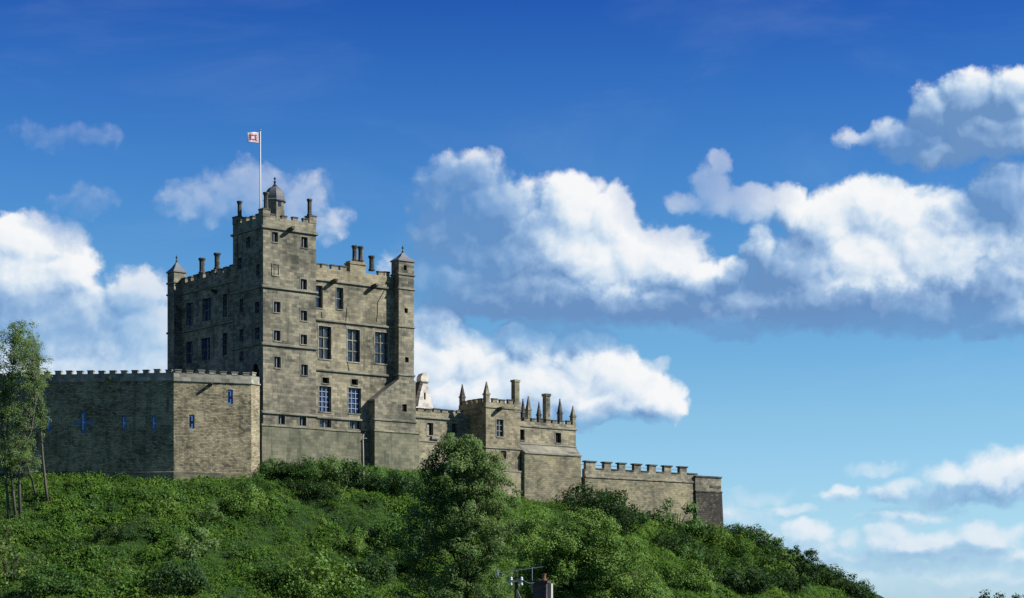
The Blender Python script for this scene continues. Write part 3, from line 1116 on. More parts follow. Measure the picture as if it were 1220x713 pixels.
# lower buttress of the right-hand turret, with a sloped shoulder
bb0, bb1 = -.18, 1.3
ta, tc_ = T(446.6, bb0), T(476, bb0)
te2 = T(495.2, bb0)
za, zc2 = Zd(ta, bb0, 477.0), Zd(tc_, bb0, 452.5)
mb = MB()
pts = [(ta, Z_FOOT), (te2, Z_FOOT), (te2, zc2), (tc_, zc2), (ta, za)]
fr = [K(t, bb0, z) for t, z in pts]
bk = [K(t, bb1, z) for t, z in pts]
hb = hole_f(bb0, 479.4, 484.7, 481.8, 490.6)
holed(mb, front(bb0), ta, te2, Z_FOOT, za, [hb], .3)
mb.poly([K(ta, bb0, za), K(te2, bb0, za), K(te2, bb0, zc2), K(tc_, bb0, zc2)])
for i in range(5):
    j = (i + 1) % 5
    mb.poly([fr[j], fr[i], bk[i], bk[j]])
mb.poly(bk[::-1])
bu = keep.part('buttress', mb, M['tower'])
g = MB()
pbox(g, front(bb0), hb[0], hb[1], .2, .25, hb[2], hb[3])
keep.part('loophole', g, M['dark'], bu)
mb = MB()
course(mb, front(bb0), ta, te2, Zd(ta, bb0, 499.5), .2, .12, .12, .12)
mb.hexa([K(ta - .14, bb0 - .14, za - .05), K(tc_ - .02, bb0 - .14, zc2 - .05), K(tc_ - .02, bb1, zc2 - .05), K(ta - .14, bb1, za - .05)],
        [K(ta - .14, bb0 - .14, za + .12), K(tc_ - .02, bb0 - .14, zc2 + .12), K(tc_ - .02, bb1, zc2 + .12), K(ta - .14, bb1, za + .12)])
keep.part('weathering', mb, M['trim'], bu)

# plinths (each a step proud of the wall above) with a sloped top
def plinth(t0, t1, b0, b1, z0, z1):
    mb = MB()
    c = [(t0, b0), (t1, b0), (t1, b1), (t0, b1)]
    kbox(mb, t0, t1, b0, b1, z0, z1)
    mb.hexa([K(t0 - .09, b0 - .09, z1), K(t1 + .09, b0 - .09, z1), K(t1 + .09, b1, z1), K(t0 - .09, b1, z1)],
            [K(t0 + .1, b0 + .22, z1 + .24), K(t1 - .1, b0 + .22, z1 + .24), K(t1 - .1, b1, z1 + .24), K(t0 + .1, b1, z1 + .24)])
    keep.part('plinth', mb, M['plinth'])


plinth(-.35, T(386, -.35), -.35, 5.0, 8.0, z508)
plinth(T(386, -.35) + .002, T(446, .7), .62, 2.5, 8.0, z508 + .05)
plinth(ta - .2, T(499.3, -.45), -.45, 3.0, 8.0, Zd(ta, -.45, 514.0))

# roof chimneys
def ch(px, y_top, y_bot, w, plane_b=None, plane_t=None):
    if plane_b is not None:
        t, b = T(px, plane_b), plane_b
    else:
        t, b = plane_t, B(px, plane_t)
    c = K(t, b, 0)
    mb = MB()
    shaft(mb, c, w / 2, Zd(t, b, y_bot), Zd(t, b, y_top))
    return mb, (t, b)


for px, yt, yb, w, pb, pt in ((285.5, 240, 260, .50, None, .45), (316.8, 229.5, 250, .52, .5, None), (368.8, 237.5, 257.5, .50, .5, None)):
    mb, c = ch(px, yt, yb, w, pb, pt)
    keep.part('chimney', mb, M['sooty'])
# double chimney on its stack at the front parapet
tA, tBk = T(416.8, BM), T(435.4, BM)
zb0, zb1 = z_par_m - .5, Zd(tA, BM, 310.5)
mb = MB()
kbox(mb, tA, tBk, BM - .06, BM + .95, zb0, zb1 - .35)
kbox(mb, tA - .09, tBk + .09, BM - .15, BM + 1.03, zb1 - .35, zb1 - .2)
kbox(mb, tA + .06, tBk - .06, BM + .02, BM + .9, zb1 - .2, zb1)
st = keep.part('chimney_stack', mb, M['buff'])
for px, yt in ((422.5, 293), (429.6, 294)):
    mb, c = ch(px, yt, 312, .56, BM + .45, None)
    keep.part('chimney', mb, M['sooty'], st)
mb, c = ch(442.7, 305.3, 323, .60, BM + .4, None)
keep.part('chimney', mb, M['sooty'])
for px, yt, yb in ((240.6, 308, 326.5), (258.8, 302, 321.5)):
    tt = TM + .6
    bb = B(px, tt)
    zb1 = Zd(tt, bb, yb)
    mb = MB()
    kbox(mb, tt - .55, tt + .55, bb - .75, bb + .75, zb1 - 1.5, zb1 - .45)
    kbox(mb, tt - .42, tt + .42, bb - .58, bb + .58, zb1 - .45, zb1)
    st = keep.part('chimney_stack', mb, M['sooty'])
    mb, c = ch(px, yt, yb, .66, None, tt)
    keep.part('chimney', mb, M['sooty'], st)

# old settlement cracks in the main front
for pts in ([(458, 346), (454, 353), (449.5, 361), (449.8, 372), (448.4, 384)], [(413.2, 367), (412.2, 380), (411, 389)], [(414.2, 432), (414.8, 438), (416.5, 446)], [(383, 372), (384, 385)]):
    mb = MB()
    for (xa, ya), (xb, yb) in zip(pts[:-1], pts[1:]):
        a_, c_ = (T(xa, BM), Zf(xa, ya, BM)), (T(xb, BM), Zf(xb, yb, BM))
        w_ = .05
        mb.hexa([K(c_[0] - w_, BM - .012, c_[1]), K(c_[0] + w_, BM - .012, c_[1]), K(c_[0] + w_, BM + .1, c_[1]), K(c_[0] - w_, BM + .1, c_[1])],
                [K(a_[0] - w_, BM - .012, a_[1]), K(a_[0] + w_, BM - .012, a_[1]), K(a_[0] + w_, BM + .1, a_[1]), K(a_[0] - w_, BM + .1, a_[1])])
    keep.part('crack', mb, M['dark'])

# waterspouts below the parapets
spout(keep, front(0), T(344.0, 0), Zf(344, 275.5, 0), .95)
spout(keep, front(BM), T(395.0, BM), Zf(395, 337.5, BM), 1.0)
spout(keep, front(BM), T(443.5, BM), Zf(443.5, 343, BM), 1.0)
spout(keep, side(TM), B(258, TM), Zs(258, 349, TM), .7)

# domed lantern
tl, bl = tw / 2 + .05, tb / 2
c = K(tl, bl, 0)
zl = lambda y: Zd(tl, bl, y)
rl = 1.06
mb = MB()
mb.lathe(c, [(rl, z_par_t - .9), (rl, zl(240.0))], 8, R(22.5) + math.atan2(F2[1], F2[0]))
ln = keep.part('lantern', mb, M['tower'])
mb = MB()
zd0, zd1 = zl(239.8), zl(222.5)
prof = [(rl + .16, zd0 - .12), (rl + .2, zd0), (rl + .12, zd0 + .1)]
for k in range(8):
    a = math.pi / 2 * k / 8
    prof.append(((rl + .06) * math.cos(a) ** .85, zd0 + .12 + (zd1 - zd0 - .12) * math.sin(a)))
prof.append((.16, zd1))
mb.lathe(c, prof, 8, R(22.5) + math.atan2(F2[1], F2[0]))
keep.part('dome', mb, M['lead'], ln)
mb = MB()
mb.lathe(c, [(.30, zd1 - .08), (.30, zd1 + .04), (.12, zd1 + .2), (.10, zd1 + .42), (.17, zd1 + .5), (.05, zd1 + .62), (.05, zd1 + .74), (.13, zd1 + .82), (.13, zd1 + .9), (.03, zd1 + 1.0)], 10)
keep.part('finial', mb, M['iron'], ln)
mb = MB()
ap = rl * math.cos(R(22.5))
pbox(mb, front(bl - ap), tl - .22, tl + .22, -.012, .05, zl(248), zl(241))
keep.part('window', mb, M['glass'], ln)
mb = MB()
pbox(mb, side(tl - ap), bl - .22, bl + .22, -.012, .05, zl(248), zl(241))
keep.part('window', mb, M['glass'], ln)

# ------------------------------------------------------------------ flagpole and flag
tp, bp = .9, 1.9
cp = K(tp, bp, 0)
sft = (310.3 - CXP) / FPX * cp[1] - cp[0]
cp = (cp[0] + sft, cp[1], 0)
zp0, zp1 = z_par_t - .8, (HPY - 156.5) / FPX * cp[1]
pole = Thing('flagpole', 'slim white flagpole on the roof of the stair tower', 'flagpole', (cp[0], cp[1], zp0))
mb = MB()
mb.tube([(cp[0], cp[1], zp0), (cp[0], cp[1], zp0 + 3), (cp[0], cp[1], zp1)], [.07, .06, .042], 10)
pole.part('pole', mb, M['white_paint'], smooth=True)
mb = MB()
mb.lathe(cp, [(.02, zp1), (.09, zp1 + .05), (.11, zp1 + .11), (.07, zp1 + .18), (.02, zp1 + .2)], 10)
pole.part('ball', mb, M['alu'])
mb = MB()
mb.tube([(cp[0] - .09, cp[1] - .03, zp0 + 1), (cp[0] - .07, cp[1] - .03, zp1 - .1)], [.012, .012], 5)
pole.part('halyard', mb, M['wood'])


def flag_mat():
    m, nt, b = mat_new('flag_cloth')
    uv = nt.n('ShaderNodeTexCoord').outputs['UV']
    s = nt.n('ShaderNodeSeparateXYZ')
    nt.put(s.inputs[0], uv)
    x, y = s.outputs[0], s.outputs[1]
    ax, ay = nt.m('ABSOLUTE', nt.m('SUBTRACT', x, .55)), nt.m('ABSOLUTE', nt.m('SUBTRACT', y, .48))
    outer = nt.m('LESS_THAN', nt.m('MAXIMUM', ax, ay), .25)
    inner = nt.m('GREATER_THAN', nt.m('MAXIMUM', ax, ay), .125)
    # stepped battlements round the square ring
    def corner(c):
        return nt.m('MULTIPLY', nt.m('LESS_THAN', nt.m('ABSOLUTE', nt.m('SUBTRACT', ax, c)), .045), nt.m('LESS_THAN', nt.m('ABSOLUTE', nt.m('SUBTRACT', ay, .275)), .05))
    def corner2(c):
        return nt.m('MULTIPLY', nt.m('LESS_THAN', nt.m('ABSOLUTE', nt.m('SUBTRACT', ay, c)), .045), nt.m('LESS_THAN', nt.m('ABSOLUTE', nt.m('SUBTRACT', ax, .275)), .05))
    e = nt.m('MAXIMUM', nt.m('MULTIPLY', outer, inner), nt.m('MAXIMUM', nt.m('MAXIMUM', corner(.215), corner(.0)), nt.m('MAXIMUM', corner2(.215), corner2(.0))))
    nt.put(b.inputs['Base Color'], nt.mix(e, rgb(.80, .70, .73), rgb(.42, .07, .11)))
    b.inputs['Roughness'].default_value = .8
    return m


fl_w, fl_h = 1.35, 1.22
zft = (HPY - 158.2) / FPX * cp[1]
nx, nz = 22, 14
fv, ff, fuv = [], [], []
for j in range(nz + 1):
    for i in range(nx + 1):
        u, v = i / nx, j / nz
        wav = .06 * math.sin(u * 6.0 + v * 1.4) * (u ** .6) + .02 * math.sin(u * 13 + v * 4) * u
        x = cp[0] - .11 - u * fl_w * .92 + .10 * (1 - v) * (1 - u)
        yv = cp[1] - u * fl_w * .30 + wav
        z = zft - (1 - v) * fl_h - .0 * u + .06 * math.sin(u * 5) * u + (.22 * u * (1 - v)) - .05 * u
        fv.append((x, yv, z))
        fuv.append((u, v))
for j in range(nz):
    for i in range(nx):
        a = j * (nx + 1) + i
        ff.append((a, a + 1, a + nx + 2, a + nx + 1))
me = bpy.data.meshes.new('flag')
me.from_pydata([(x - cp[0], y - cp[1], z - zft) for x, y, z in fv], [], ff)
ul = me.uv_layers.new(name='UVMap')
for lp in me.loops:
    ul.data[lp.index].uv = fuv[lp.vertex_index]
me.polygons.foreach_set("use_smooth", [True] * len(me.polygons))
me.materials.append(flag_mat())
fo = bpy.data.objects.new('flag', me)
COL.objects.link(fo)
fo.location = (cp[0], cp[1], zft)
md = fo.modifiers.new('cloth', 'SOLIDIFY')
md.thickness = .012
tag(fo, 'small white flag with a red crenellated square ring, flying from the flagpole', 'flag')

# ================================================================== FORECOURT WALL (left)
fw = Thing('forecourt_wall', 'battlemented rubble wall wrapping round the left foot of the keep', 'castle wall', (pc_[0], pc_[1], 12.0))
z_str, z_cren, z_mer = 22.35, 23.22, 23.58
PTS = [pz_, pa_, pb_, pc_, pd_, pe]
segs = []
for i in range(5):
    a, c = PTS[i], PTS[i + 1]
    d = c - a
    L = np.linalg.norm(d)
    d = d / L
    n_in = np.array((-d[1], d[0]))          # left of travel = behind the wall
    segs.append((a, d, n_in, L))


def wallP(seg):
    a, d, n, L = seg
    return lambda u, q, z: (a[0] + d[0] * u + n[0] * q, a[1] + d[1] * u + n[1] * q, z)


wall_mb, par_mb, cap_mb, str_mb, foot_mb = MB(), MB(), MB(), MB(), MB()
LOOPS = {2: [], 3: []}
for k, (px, y0, y1, hw) in {0: (99.5, 490, 515, 2.6)}.items():
    pass


def loop_at(k, px, yc):
    a, d, n, L = segs[k]
    p = hit(px, a, d)
    return float(np.dot(p - a, d)), (HPY - yc) / FPX * p[1]


LOOP_SPEC = [(2, 58, 504, .22, .85, False), (2, 99.5, 503, .28, 1.1, True), (2, 148, 504, .24, .72, False), (2, 183.5, 504, .24, .72, False), (3, 228.5, 502.5, .28, .72, False), (3, 274.5, 473, .27, .75, False)]
holes = {i: [] for i in range(5)}
loops = []
for (k, px, yc, hw, hh, cross) in LOOP_SPEC:
    u, z = loop_at(k, px, yc)
    h = (u - hw, u + hw, z - hh, z + hh)
    holes[k].append(h)
    loops.append((k, u, z, hw, hh, cross))
for i, sg in enumerate(segs):
    Pw = wallP(sg)
    L = sg[3]
    holed(wall_mb, Pw, 0, L, 7.0, z_str, holes[i], .35)
    pbox(wall_mb, Pw, .0, L, .9, .95, 7.0, z_str)
    # string, parapet, merlons
    str_mb.hexa([Pw(-.02, -.12, z_str), Pw(L + .02, -.12, z_str), Pw(L, .6, z_str), Pw(0, .6, z_str)],
                [Pw(-.02, -.12, z_str + .12), Pw(L + .02, -.12, z_str + .12), Pw(L, .6, z_str + .2), Pw(0, .6, z_str + .2)])
    pbox(par_mb, Pw, 0, L, .03, .48, z_str + .1, z_cren)
    n = max(1, int(round(L / 1.2)))
    merlons(fw, M['pale'], Pw, .2, L - .25, n, .62, z_cren, z_mer, .42, .1)
    foot_mb.hexa([Pw(-.05, -.22, 7.0), Pw(L + .05, -.22, 7.0), Pw(L, .2, 7.0), Pw(0, .2, 7.0)],
                 [Pw(-.03, -.16, 12.95), Pw(L + .03, -.16, 12.95), Pw(L, .2, 13.1), Pw(0, .2, 13.1)])
fw.part('wall', wall_mb, M['rubble'])
fw.part('string_course', str_mb, M['pale'])
pa = fw.part('parapet', par_mb, M['pale'])
fw.part('plinth', foot_mb, M['terrace'])
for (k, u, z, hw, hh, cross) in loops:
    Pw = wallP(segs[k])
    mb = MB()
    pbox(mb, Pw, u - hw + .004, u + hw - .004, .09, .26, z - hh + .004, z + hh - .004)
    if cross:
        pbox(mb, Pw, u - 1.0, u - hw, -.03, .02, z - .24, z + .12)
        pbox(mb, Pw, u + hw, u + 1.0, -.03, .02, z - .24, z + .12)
    lo = fw.part('arrow_loop', mb, M['blue'], label='cross-shaped arrow loop coloured by blue sky light' if cross else None)
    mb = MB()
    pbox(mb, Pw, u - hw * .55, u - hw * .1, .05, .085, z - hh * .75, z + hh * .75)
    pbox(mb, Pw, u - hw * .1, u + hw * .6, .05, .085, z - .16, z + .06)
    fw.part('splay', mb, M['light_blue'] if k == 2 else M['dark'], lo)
# roof spout on the right-hand face
mb = MB()
Pw = wallP(segs[3])
u, z = loop_at(3, 251, 458)
mb.hexa([Pw(u - .1, -.7, z - .05), Pw(u + .1, -.7, z - .05), Pw(u + .14, .1, z - .2), Pw(u - .14, .1, z - .2)],
        [Pw(u - .1, -.7, z + .1), Pw(u + .1, -.7, z + .1), Pw(u + .14, .1, z + .12), Pw(u - .14, .1, z + .12)])
fw.part('waterspout', mb, M['sooty'])

# ================================================================== RUINED GABLE and LINK WALL
bG = 7.0
gable = Thing('ruined_gable', 'pale ruined stone gable end standing alone beside the keep', 'ruin', K(T(505, bG), bG, 12))
mb = MB()
prof = [(495.5, 500), (495.8, 484), (497.2, 474), (499, 466), (501, 459), (502.6, 455.5), (501.4, 453), (502, 448.5), (504.2, 445.2), (507, 444), (509.8, 445.4), (511.4, 449), (511, 453), (509.4, 455.5), (510.3, 461), (511.6, 467), (513, 473), (514.6, 480), (516.8, 488), (517.5, 500)]
pr3 = [(T(x, bG), Zf(x, y, bG)) for x, y in prof]
pr3 = [(pr3[0][0], 10.0)] + pr3 + [(pr3[-1][0], 10.0)]
fr = [K(t, bG, z) for t, z in pr3]
bk = [K(t, bG + .9, z) for t, z in pr3]
mb.poly(fr[::-1])
mb.poly(bk)
for i in range(len(fr)):
    j = (i + 1) % len(fr)
    mb.poly([fr[i], fr[j], bk[j], bk[i]])
gable.part('wall', mb, M['limewash'])
mb = MB()
for (x0, x1, y0, y1) in ((502.0, 510.4, 454.6, 456.0),):
    kbox(mb, T(x0, bG), T(x1, bG), bG - .12, bG + 1.0, Zf(506, y1, bG), Zf(506, y0, bG))
gable.part('collar', mb, M['pale'])
mb = MB()
kbox(mb, T(505.3, bG), T(506.9, bG), bG - .03, bG + .3, Zf(506, 476, bG), Zf(506, 468, bG))
gable.part('slot', mb, M['dark'])
mb = MB()
edge = [(495.4, 484), (496.9, 474), (498.7, 466), (500.7, 459), (502.2, 456)]
for a, c in zip(edge[:-1], edge[1:]):
    pa_t, pa_z = T(a[0], bG), Zf(a[0], a[1], bG)
    pc_t, pc_z = T(c[0], bG), Zf(c[0], c[1], bG)
    mb.hexa([K(pa_t - .15, bG - .06, pa_z), K(pa_t + .3, bG - .06, pa_z), K(pa_t + .3, bG + .96, pa_z), K(pa_t - .15, bG + .96, pa_z)],
            [K(pc_t - .15, bG - .06, pc_z + .1), K(pc_t + .3, bG - .06, pc_z + .1), K(pc_t + .3, bG + .96, pc_z + .1), K(pc_t - .15, bG + .96, pc_z + .1)])
gable.part('raking_edge', mb, M['sooty'])

bL = 3.2
link = Thing('link_wall', 'low battlemented stone wall between the keep and the pinnacled lodge', 'castle wall', K(T(525, bL), bL, 12))
tl0, tl1 = T(492, bL), T(562, bL)
zls, zlc, zlm = Zf(520, 498.3, bL), Zf(520, 491.5, bL), Zf(520, 487.3, bL)
lh = [hole_f(bL, 508.8, 516, 504, 518.8), hole_f(bL, 538, 545, 505, 516)]
mb = MB()
holed(mb, front(bL), tl0, tl1, 8.0, zlc, lh, .5)
kbox(mb, tl0, tl1, bL + .9, bL + 1.0, 8.0, zlc - .02)
link.part('wall', mb, M['ashlar'])
mb = MB()
course(mb, front(bL), tl0, tl1, zls)
course(mb, front(bL), tl0, tl1, Zf(510, 526, bL), .16, .08)
link.part('string_course', mb, M['trim'])
merlons(link, M['tower'], front(bL), T(498, bL), T(552, bL), 6, .85, zlc - .02, zlm, .4, .13)
for h in lh:
    window(link, front(bL), h, .5, 1, 1, M['dark'] if h is lh[0] else M['glass'], None, .12)
mb = MB()
kbox(mb, lh[0][0], lh[0][0] + .28, bL + .02, bL + .35, lh[0][2], lh[0][3] - .25)
kbox(mb, lh[0][1] - .3, lh[0][1] + .7, bL - .25, bL + .1, lh[0][2] - .45, lh[0][2] - .12)
link.part('broken_jamb', mb, M['pale'])

# ================================================================== PINNACLED LODGE
lodge = Thing('pinnacled_lodge', 'small square stone lodge and lower range with pinnacles and chimney shafts, right of the keep', 'castle lodge', K(T(600, 0), 0, 10))
BLK, BR_ = 0.0, 0.9
tk0, tk1 = T(579, BLK), T(619.5, BLK)
bkd = B(546.5, tk0)
zk_s, zk_c, zk_m = Zd(tk0, 0, 484.5), Zd(tk0, 0, 479.0), Zd(tk0, 0, 474.2)
kh = [hole_f(0, 591.3, 599.7, 500, 520.3), hole_f(0, 596.3, 603, 537.3, 547)]
mb = MB()
holed(mb, front(0), tk0, tk1, 6.0, zk_c, kh, .35)
mb.poly([K(tk0, 0, 6), K(tk0, bkd, 6), K(tk0, bkd, zk_c), K(tk0, 0, zk_c)][::-1])
mb.poly([K(tk1, 0, 6), K(tk1, bkd, 6), K(tk1, bkd, zk_c), K(tk1, 0, zk_c)])
mb.poly([K(tk1, bkd, 6), K(tk0, bkd, 6), K(tk0, bkd, zk_c), K(tk1, bkd, zk_c)])
mb.poly([K(tk0, 0, zk_c - .4), K(tk1, 0, zk_c - .4), K(tk1, bkd, zk_c - .4), K(tk0, bkd, zk_c - .4)])
lodge.part('lodge_wall', mb, M['buff'])
window(lodge, front(0), kh[0], .35, 2, 3, None, M['bar'], .13, .07)
window(lodge, front(0), kh[1], .35, 1, 1, M['brickfill'], None, .1)
mb = MB()
for y, hh in ((484.5, .2), (533, .16)):
    course(mb, front(0), tk0, tk1, Zd(tk0, 0, y), hh, .12, .12, .12)
    course(mb, side(tk0), .03, bkd, Zd(tk0, 0, y), hh, .12, 0, 0)
course(mb, front(0), tk0, tk1, Zd(tk0, 0, 560), .2, .3, .2, .2)
lodge.part('string_course', mb, M['trim'])
mb = MB()
kbox(mb, tk0 - .22, tk1 + .22, -.24, 2, 4.0, Zd(tk0, 0, 561.2))
lodge.part('plinth', mb, M['buff'])
merlons(lodge, M['buff'], front(0), tk0 + 1.0, tk1 - 1.1, 3, .7, zk_c - .02, zk_m, .35, .12)
merlons(lodge, M['buff'], side(tk0), .9, bkd - .7, 4, .65, zk_c - .02, zk_m, .35, .12)


def pinnacle(t, b, z0, z1, w=.62, mat=None):
    mb = MB()
    c = K(t, b, 0)
    h = z1 - z0
    q = w * .42
    kbox(mb, t - q, t + q, b - q, b + q, z0, z0 + h * .56)
    kbox(mb, t - q * 1.25, t + q * 1.25, b - q * 1.25, b + q * 1.25, z0 + h * .56, z0 + h * .61)
    p4 = [K(t - q, b - q, 0)[:2], K(t + q, b - q, 0)[:2], K(t + q, b + q, 0)[:2], K(t - q, b + q, 0)[:2]]
    mb.prism(p4, z0 + h * .61, z1, .2)
    mb.lathe(c, [(.05, z1 - .05), (.09, z1 + .04), (.03, z1 + .14)], 6)
    lodge.part('pinnacle', mb, mat or M['tower'])


pinnacle(tk0 + .3, .3, zk_c - 1.0, Zd(tk0, 0, 455.5), .66)
pinnacle(tk0 + .3, bkd - .3, zk_c - 1.0, Zd(tk0, bkd, 459.5), .6, M['sooty'])
mb = MB()
tcx = T(614, .4)
kbox(mb, tcx - .5, tcx + .5, -.04, .9, zk_c - .9, zk_c + .25)
kbox(mb, tcx - .34, tcx + .34, .05, .75, zk_c + .25, Zd(tcx, .4, 455.5))
kbox(mb, tcx - .42, tcx + .42, -.03, .83, Zd(tcx, .4, 455.5), Zd(tcx, .4, 453))
lodge.part('chimney', mb, M['ashlar'])
spout(lodge, front(0), T(593.5, 0), Zf(593.5, 489, 0), .9)

# lower range to the right
tr0, tr1 = tk1, T(686, BR_)
zr_s, zr_c, zr_m = Zf(640, 508.5, BR_), Zf(640, 503.2, BR_), Zf(640, 498.8, BR_)
rh = [hole_f(BR_, 619.5, 624.8, 512, 524.5), hole_f(BR_, 661.8, 668.4, 516, 528)]
brd = BR_ + 5.0
mb = MB()
holed(mb, front(BR_), tr0, tr1, 4.0, zr_c, rh, .35)
mb.poly([K(tr1, BR_, 4), K(tr1, brd, 4), K(tr1, brd, zr_c), K(tr1, BR_, zr_c)])
mb.poly([K(tr1, brd, 4), K(tr0, brd, 4), K(tr0, brd, zr_c), K(tr1, brd, zr_c)])
mb.poly([K(tr0, BR_, zr_c - .4), K(tr1, BR_, zr_c - .4), K(tr1, brd, zr_c - .4), K(tr0, brd, zr_c - .4)])
lodge.part('range_wall', mb, M['ashlar'])
for h in rh:
    window(lodge, front(BR_), h, .35, 1, 1, M['dark'], None, .12)
mb = MB()
course(mb, front(BR_), tr0 + .15, tr1, zr_s, .22, .13, 0, .12)
course(mb, front(BR_), tr0 + .15, tr1, Zf(640, 529.5, BR_), .16, .08, 0, .08)
lodge.part('string_course', mb, M['trim'])
merlons(lodge, M['tower'], front(BR_), tr0 + .3, tr1 - .8, 8, .62, zr_c - .02, zr_m, .35, .12)
for px, b, yt, w in ((623, brd - .6, 476.5, .5), (629.5, BR_ + 1.4, 473.5, .62), (642, brd - .5, 480.5, .5), (667, brd - 1.5, 476.5, .55), (682.6, BR_ + .3, 485, .62)):
    t = T(px, b)
    pinnacle(t, b, zr_c - .6, Zd(t, b, yt), w, M['tower'] if w > .6 else M['sooty'])
mb = MB()
bc = BR_ + 1.6
tcx = T(651, bc)
kbox(mb, tcx - .6, tcx + .6, bc - .5, bc + .5, zr_c - .6, zr_c + .55)
kbox(mb, tcx - .33, tcx + .33, bc - .33, bc + .33, zr_c + .55, Zd(tcx, bc, 472.5))
kbox(mb, tcx - .42, tcx + .42, bc - .42, bc + .42, Zd(tcx, bc, 472.5), Zd(tcx, bc, 469.5))
lodge.part('chimney', mb, M['ashlar'])
# thick battered base with a long sloped shoulder
zq0, zq1 = Zf(640, 531, BR_), Zf(640, 540, -.5)
bq = -.55
mb = MB()
tr2 = T(692, bq)
A = [K(tr0 + .25, bq, 4), K(tr2 + .3, bq, 4), K(tr2 + .3, 5, 4), K(tr0 + .25, 5, 4)]
Bq = [K(tr0 + .25, bq, zq1), K(tr2, bq, zq1), K(tr2, 5, zq1), K(tr0 + .25, 5, zq1)]
Cq = [K(tr0 + .25, BR_ - .04, zq0), K(tr1 + .05, BR_ - .04, zq0), K(tr1 + .05, 5, zq0), K(tr0 + .25, 5, zq0)]
mb.hexa(A, Bq)
ap_ = lodge.part('battered_base', mb, M['terrace'])
mb = MB()
up = lambda q, s: (q[0], q[1], q[2] + s)
mb.hexa([up(q, .003) for q in Bq], Cq)
mb.hexa([K(tr0 + .25, bq - .12, zq1 - .12), K(tr2 + .1, bq - .12, zq1 - .12), K(tr2 + .1, bq + .3, zq1 - .12), K(tr0 + .25, bq + .3, zq1 - .12)],
        [K(tr0 + .25, bq - .12, zq1 + .02), K(tr2 + .1, bq - .12, zq1 + .02), K(tr2 + .1, bq + .3, zq1 + .2), K(tr0 + .25, bq + .3, zq1 + .2)])
lodge.part('weathering', mb, M['trim'], ap_)
# angled end of the base
mb = MB()
te3 = T(700, bq)
mb.hexa([K(tr2 + .31, bq + .05, 4), K(te3 + .2, bq + 1.2, 4), K(te3 + .2, 5, 4), K(tr2 + .31, 5, 4)],
        [K(tr2 + .02, bq + .05, zq1 - .1), K(te3, bq + 1.2, zq1 - 2.2), K(te3, 5, zq1 - 2.2), K(tr2 + .02, 5, zq1 - .1)])
lodge.part('end_buttress', mb, M['buff'], ap_)

# ================================================================== TERRACE WALL and END BASTION
bTW = 0.0
terr = Thing('terrace_wall', 'long retaining wall with seven widely spaced merlons on the right slope', 'castle wall', K(T(765, 0), 0, 6))
tt0, tt1 = T(697, bTW), T(826, bTW)
zc_ = Zf(760, 562.0, bTW)
zm_ = Zf(760, 552.6, bTW)
mb = MB()
mb.hexa([K(tt0, -.75, 0), K(tt1 + .5, -.75, 0), K(tt1 + .5, 3, 0), K(tt0, 3, 0)], [K(tt0, 0, zc_ - 1.0), K(tt1 + .1, 0, zc_ - 1.0), K(tt1 + .1, 3, zc_ - 1.0), K(tt0, 3, zc_ - 1.0)])
terr.part('wall', mb, M['terrace'])
mb = MB()
kbox(mb, tt0, tt1 + .1, .02, .55, zc_ - .998, zc_)
course(mb, front(0), tt0, tt1, zc_ - .95, .2, .14)
pa = terr.part('parapet', mb, M['tower'])
cap = MB()
mb = MB()
for (x0, x1) in ((698, 710.4), (719.8, 728.8), (737.6, 746), (755.5, 764.4), (773.4, 782.4), (791.4, 800.6), (809.8, 819)):
    a, c = T(x0, 0), T(x1, 0)
    mb, mc = MB(), MB()
    pbox(mb, front(0), a + .06, c - .06, .04, .5, zc_ - .002, zm_ - .16)
    pbox(mc, front(0), a - .08, c + .08, -.08, .62, zm_ - .158, zm_)
    me_ = terr.part('merlon', mb, M['tower'])
    terr.part('coping', mc, M['sooty'], me_)
for a, c in zip((710.4, 728.8, 746, 764.4, 782.4, 800.6), (719.8, 737.6, 755.5, 773.4, 791.4, 809.8)):
    mc = MB()
    pbox(mc, front(0), T(a, 0), T(c, 0), -.06, .6, zc_ + .002, zc_ + .13)
    terr.part('coping', mc, M['sooty'], pa)
pbox(cap, front(0), T(819, 0) + .09, T(831, 0), -.06, .7, zc_ + .002, zc_ + .18)
terr.part('coping', cap, M['sooty'], pa)
rail = MB()
for q in (.32,):
    rail.tube([K(T(698, 0), .9, zc_ + .55), K(T(819, 0), .9, zc_ + .55)], [.025, .025], 5)
terr.part('handrail', rail, M['alu'])

endb = Thing('end_bastion', 'blackened battered stone bastion at the right-hand end of the castle walls', 'bastion', K(T(845, 0), 0, 5))
te0, te1 = tt1 + .12, T(859.5, -.3)
ze0, ze1 = Zf(840, 586, -.3), Zf(840, 567.2, -.3)
mb = MB()
bot = [(te0 - .2, -1.5), (T(865.8, -1.3), -1.3), (T(865.8, -1.3) + .4, 6), (te0, 6)]
top = [(te0, -.3), (te1 + .1, -.3), (te1 + .1, 6), (te0, 6)]
zmid = 1.0
mb.hexa([K(t, b, zmid) for t, b in bot], [K(t, b, ze0) for t, b in top])
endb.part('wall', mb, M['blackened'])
mb = MB()
kbox(mb, te0, te1, -.25, 5, ze0 + .003, ze1 - .2)
pa = endb.part('parapet', mb, M['tower'])
mb = MB()
kbox(mb, te0, te1 + .1, -.36, 5.1, ze1 - .2, ze1)
endb.part('coping', mb, M['sooty'], pa)
mb = MB()
kbox(mb, te0, te1 + .12, -.4, .3, ze0 - .08, ze0 + .1)
endb.part('string_course', mb, M['sooty'], pa)
mb = MB()
kbox(mb, T(846, -.3), te1 - .1, -.31, .3, ze0 + .55, ze0 + .82)
endb.part('slot', mb, M['sooty'], pa)

# ================================================================== FOLIAGE


